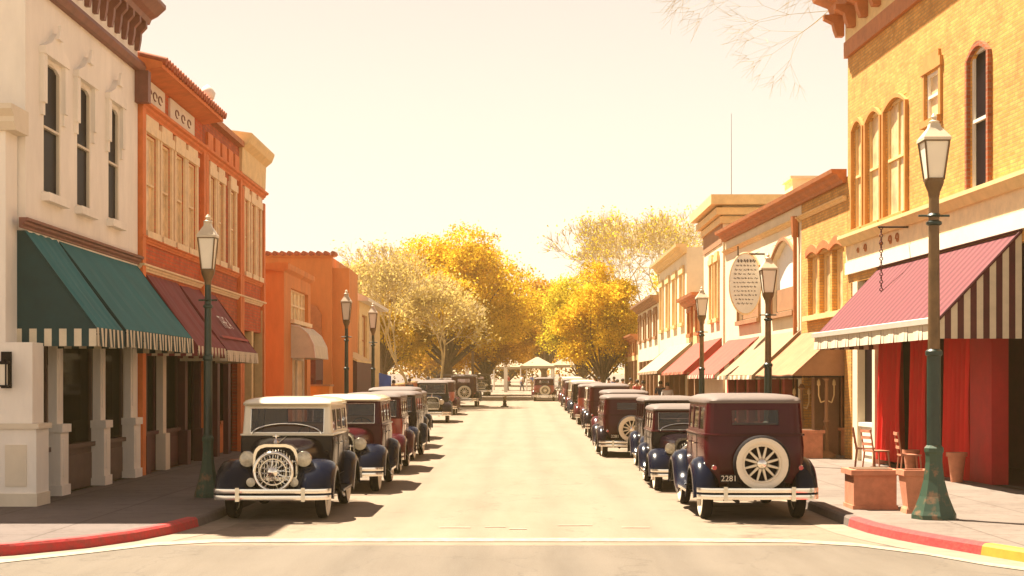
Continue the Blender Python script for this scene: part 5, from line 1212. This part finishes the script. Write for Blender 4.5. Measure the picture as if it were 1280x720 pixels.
for x in (-5.0, -1.2): mb = MB(); mb.box(W, x, x+.35, 139.8, 140.2, z, z+2.9); mb.build('gate_post', M['white'], K)
K = thing('dark_post', 'dark upright post left of the far gateway', 'post', (-3.35, 110, G(110)))
mb = MB(); mb.tube((-3.35, 110, G(110)), (-3.35, 110, G(110)+3.6), .12, .10, 8); mb.build('post_shaft', M['bark'], K)
mb = MB(); mb.lathe((-3.35, 110, G(110)+3.6), (0, 0, 1), [(.15, 0), (.15, .06), (.02, .16)], 8); mb.build('post_cap', M['bark'], K)

# ------------------------------------------------------------------ people, far up the street
def person(x, y, rz, label, top, legs, z=None, stride=.14):
    P0 = thing('person', label, 'person', (0, 0, 0))
    def skin(name, vs, es, rad, mat):
        me = bpy.data.meshes.new(name); me.from_pydata(vs, es, []); me.materials.append(mat)
        o = bpy.data.objects.new(name, me); COL.objects.link(o); o.parent = P0
        md = o.modifiers.new('skin', 'SKIN'); md.use_smooth_shade = True
        for i, r_ in enumerate(rad): me.skin_vertices[0].data[i].radius = (r_, r_*.85)
        me.skin_vertices[0].data[0].use_root = True
        s_ = o.modifiers.new('sub', 'SUBSURF'); s_.levels = 1; s_.render_levels = 1; return o
    s = stride
    vs = [(0, 0, .95), (0, 0, 1.15), (0, 0, 1.38), (0, 0, 1.50), (0, .01, 1.60), (0, .02, 1.68), (.19, 0, 1.40), (.24, .04, 1.12), (.22, .12, .88), (-.19, 0, 1.40), (-.24, -.04, 1.12), (-.22, .02, .88), (.1, 0, .90), (.11, s*.6, .50), (.11, s, .09), (.11, s+.12, .04), (-.1, 0, .90), (-.11, -s*.3, .50), (-.11, -s*1.3, .10), (-.11, -s*1.3+.12, .04), (.22, .17, .80), (-.22, .06, .80)]
    es = [(0, 1), (1, 2), (2, 3), (3, 4), (4, 5), (2, 6), (6, 7), (7, 8), (2, 9), (9, 10), (10, 11), (0, 12), (12, 13), (13, 14), (14, 15), (0, 16), (16, 17), (17, 18), (18, 19), (8, 20), (11, 21)]
    ra = [.15, .14, .15, .055, .085, .07, .06, .045, .03, .06, .045, .03, .09, .06, .045, .035, .09, .06, .045, .035, .03, .03]
    skin('body', vs, es, ra, M['skin'])
    skin('shirt', [vs[i] for i in (0, 1, 2, 6, 7, 9, 10)], [(0, 1), (1, 2), (2, 3), (3, 4), (2, 5), (5, 6)], [.165, .155, .165, .075, .06, .075, .06], top)
    skin('trousers', [vs[i] for i in (0, 12, 13, 14, 16, 17, 18)], [(0, 1), (1, 2), (2, 3), (0, 4), (4, 5), (5, 6)], [.16, .105, .078, .06, .105, .078, .06], legs)
    mb = MB(); mb.lathe((0, -.02, 1.62), (0, 0, 1), [(.095, -.02), (.105, .05), (.08, .12), (.02, .15)], 12); mb.build('hair', M['hair'], P0, smooth=60)
    P0.location = (x, y, z if z is not None else G(y)+.13); P0.rotation_euler = (0, 0, rz); return P0
cl = M['cloths']
for x, y, rz, t, a, b in ((6.6, 62, 3.0, 'person in white top and navy trousers walking by the red awning', 1, 0), (6.3, 74, .4, 'person in red top walking on the right pavement past the white awning', 2, 4), (6.0, 80, 3.3, 'person in khaki top on the far right pavement', 3, 0),
        (5.6, 86, .2, 'person in blue top and grey trousers before the amber tree', 5, 4), (-6.2, 72, 3.1, 'person in white top and khaki trousers on the left pavement beyond the hall', 1, 3), (-6.0, 80, .3, 'person in navy top walking beside the low brick wall', 0, 4)):
    person(x, y, rz, t, cl[a], cl[b])
for i, (x, y) in enumerate(((6.9, 68), (6.2, 69.5), (5.4, 76), (6.7, 83), (5.3, 90), (6.4, 93), (5.5, 95), (5.2, 101), (5.7, 104), (-5.4, 88), (-5.9, 95))):
    a, b = i % 6, (i*2+3) % 6
    if a == b: b = (b+1) % 6
    nm = ('navy', 'white', 'red', 'khaki', 'grey', 'blue')
    where = ('between the red and white awnings', 'nearest the kerb between the two awnings', 'at the kerb by the tenth parked car', 'by the tan far shop', 'just before the amber tree', 'under the amber tree', 'at the kerb beside the amber tree', 'at the kerb past the amber tree', 'farthest along the right pavement', 'beside the pale willow', 'farthest along the left pavement')[i]
    person(x, y, i*1.3, 'person in %s top and %s trousers %s' % (nm[a], nm[b], where), cl[a], cl[b])
for x, y, rz, t, a, b in ((-.8, 143, 1, 'person in red top and grey trousers by the far canopies', 2, 4), (.6, 142, 2, 'person in white top and navy trousers by the far canopies', 1, 0), (1.6, 143, 4, 'person in blue top and khaki trousers by the far canopies', 5, 3), (4.4, 144, 5, 'person in khaki top by the far right canopy', 3, 4)):
    person(x, y, rz, t, cl[a], cl[b], z=G(y))

# ------------------------------------------------------------------ haze
mb = MB(); mb.box(W, -140, 140, -25, 330, -1.2, 26)
hz = mb.build('haze', pmat('unused', (1, 1, 1)), None); tag(hz, kind='stuff')
m = bpy.data.materials.new('haze_air'); m.use_nodes = True; t = m.node_tree; t.nodes.clear(); ho = t.nodes.new('ShaderNodeOutputMaterial'); pv = t.nodes.new('ShaderNodeVolumePrincipled')
pv.inputs['Color'].default_value = (1.0, .76, .36, 1); pv.inputs['Density'].default_value = HAZE; pv.inputs['Anisotropy'].default_value = .25
t.links.new(pv.outputs[0], ho.inputs['Volume']); hz.data.materials.clear(); hz.data.materials.append(m)
hz.visible_shadow = True
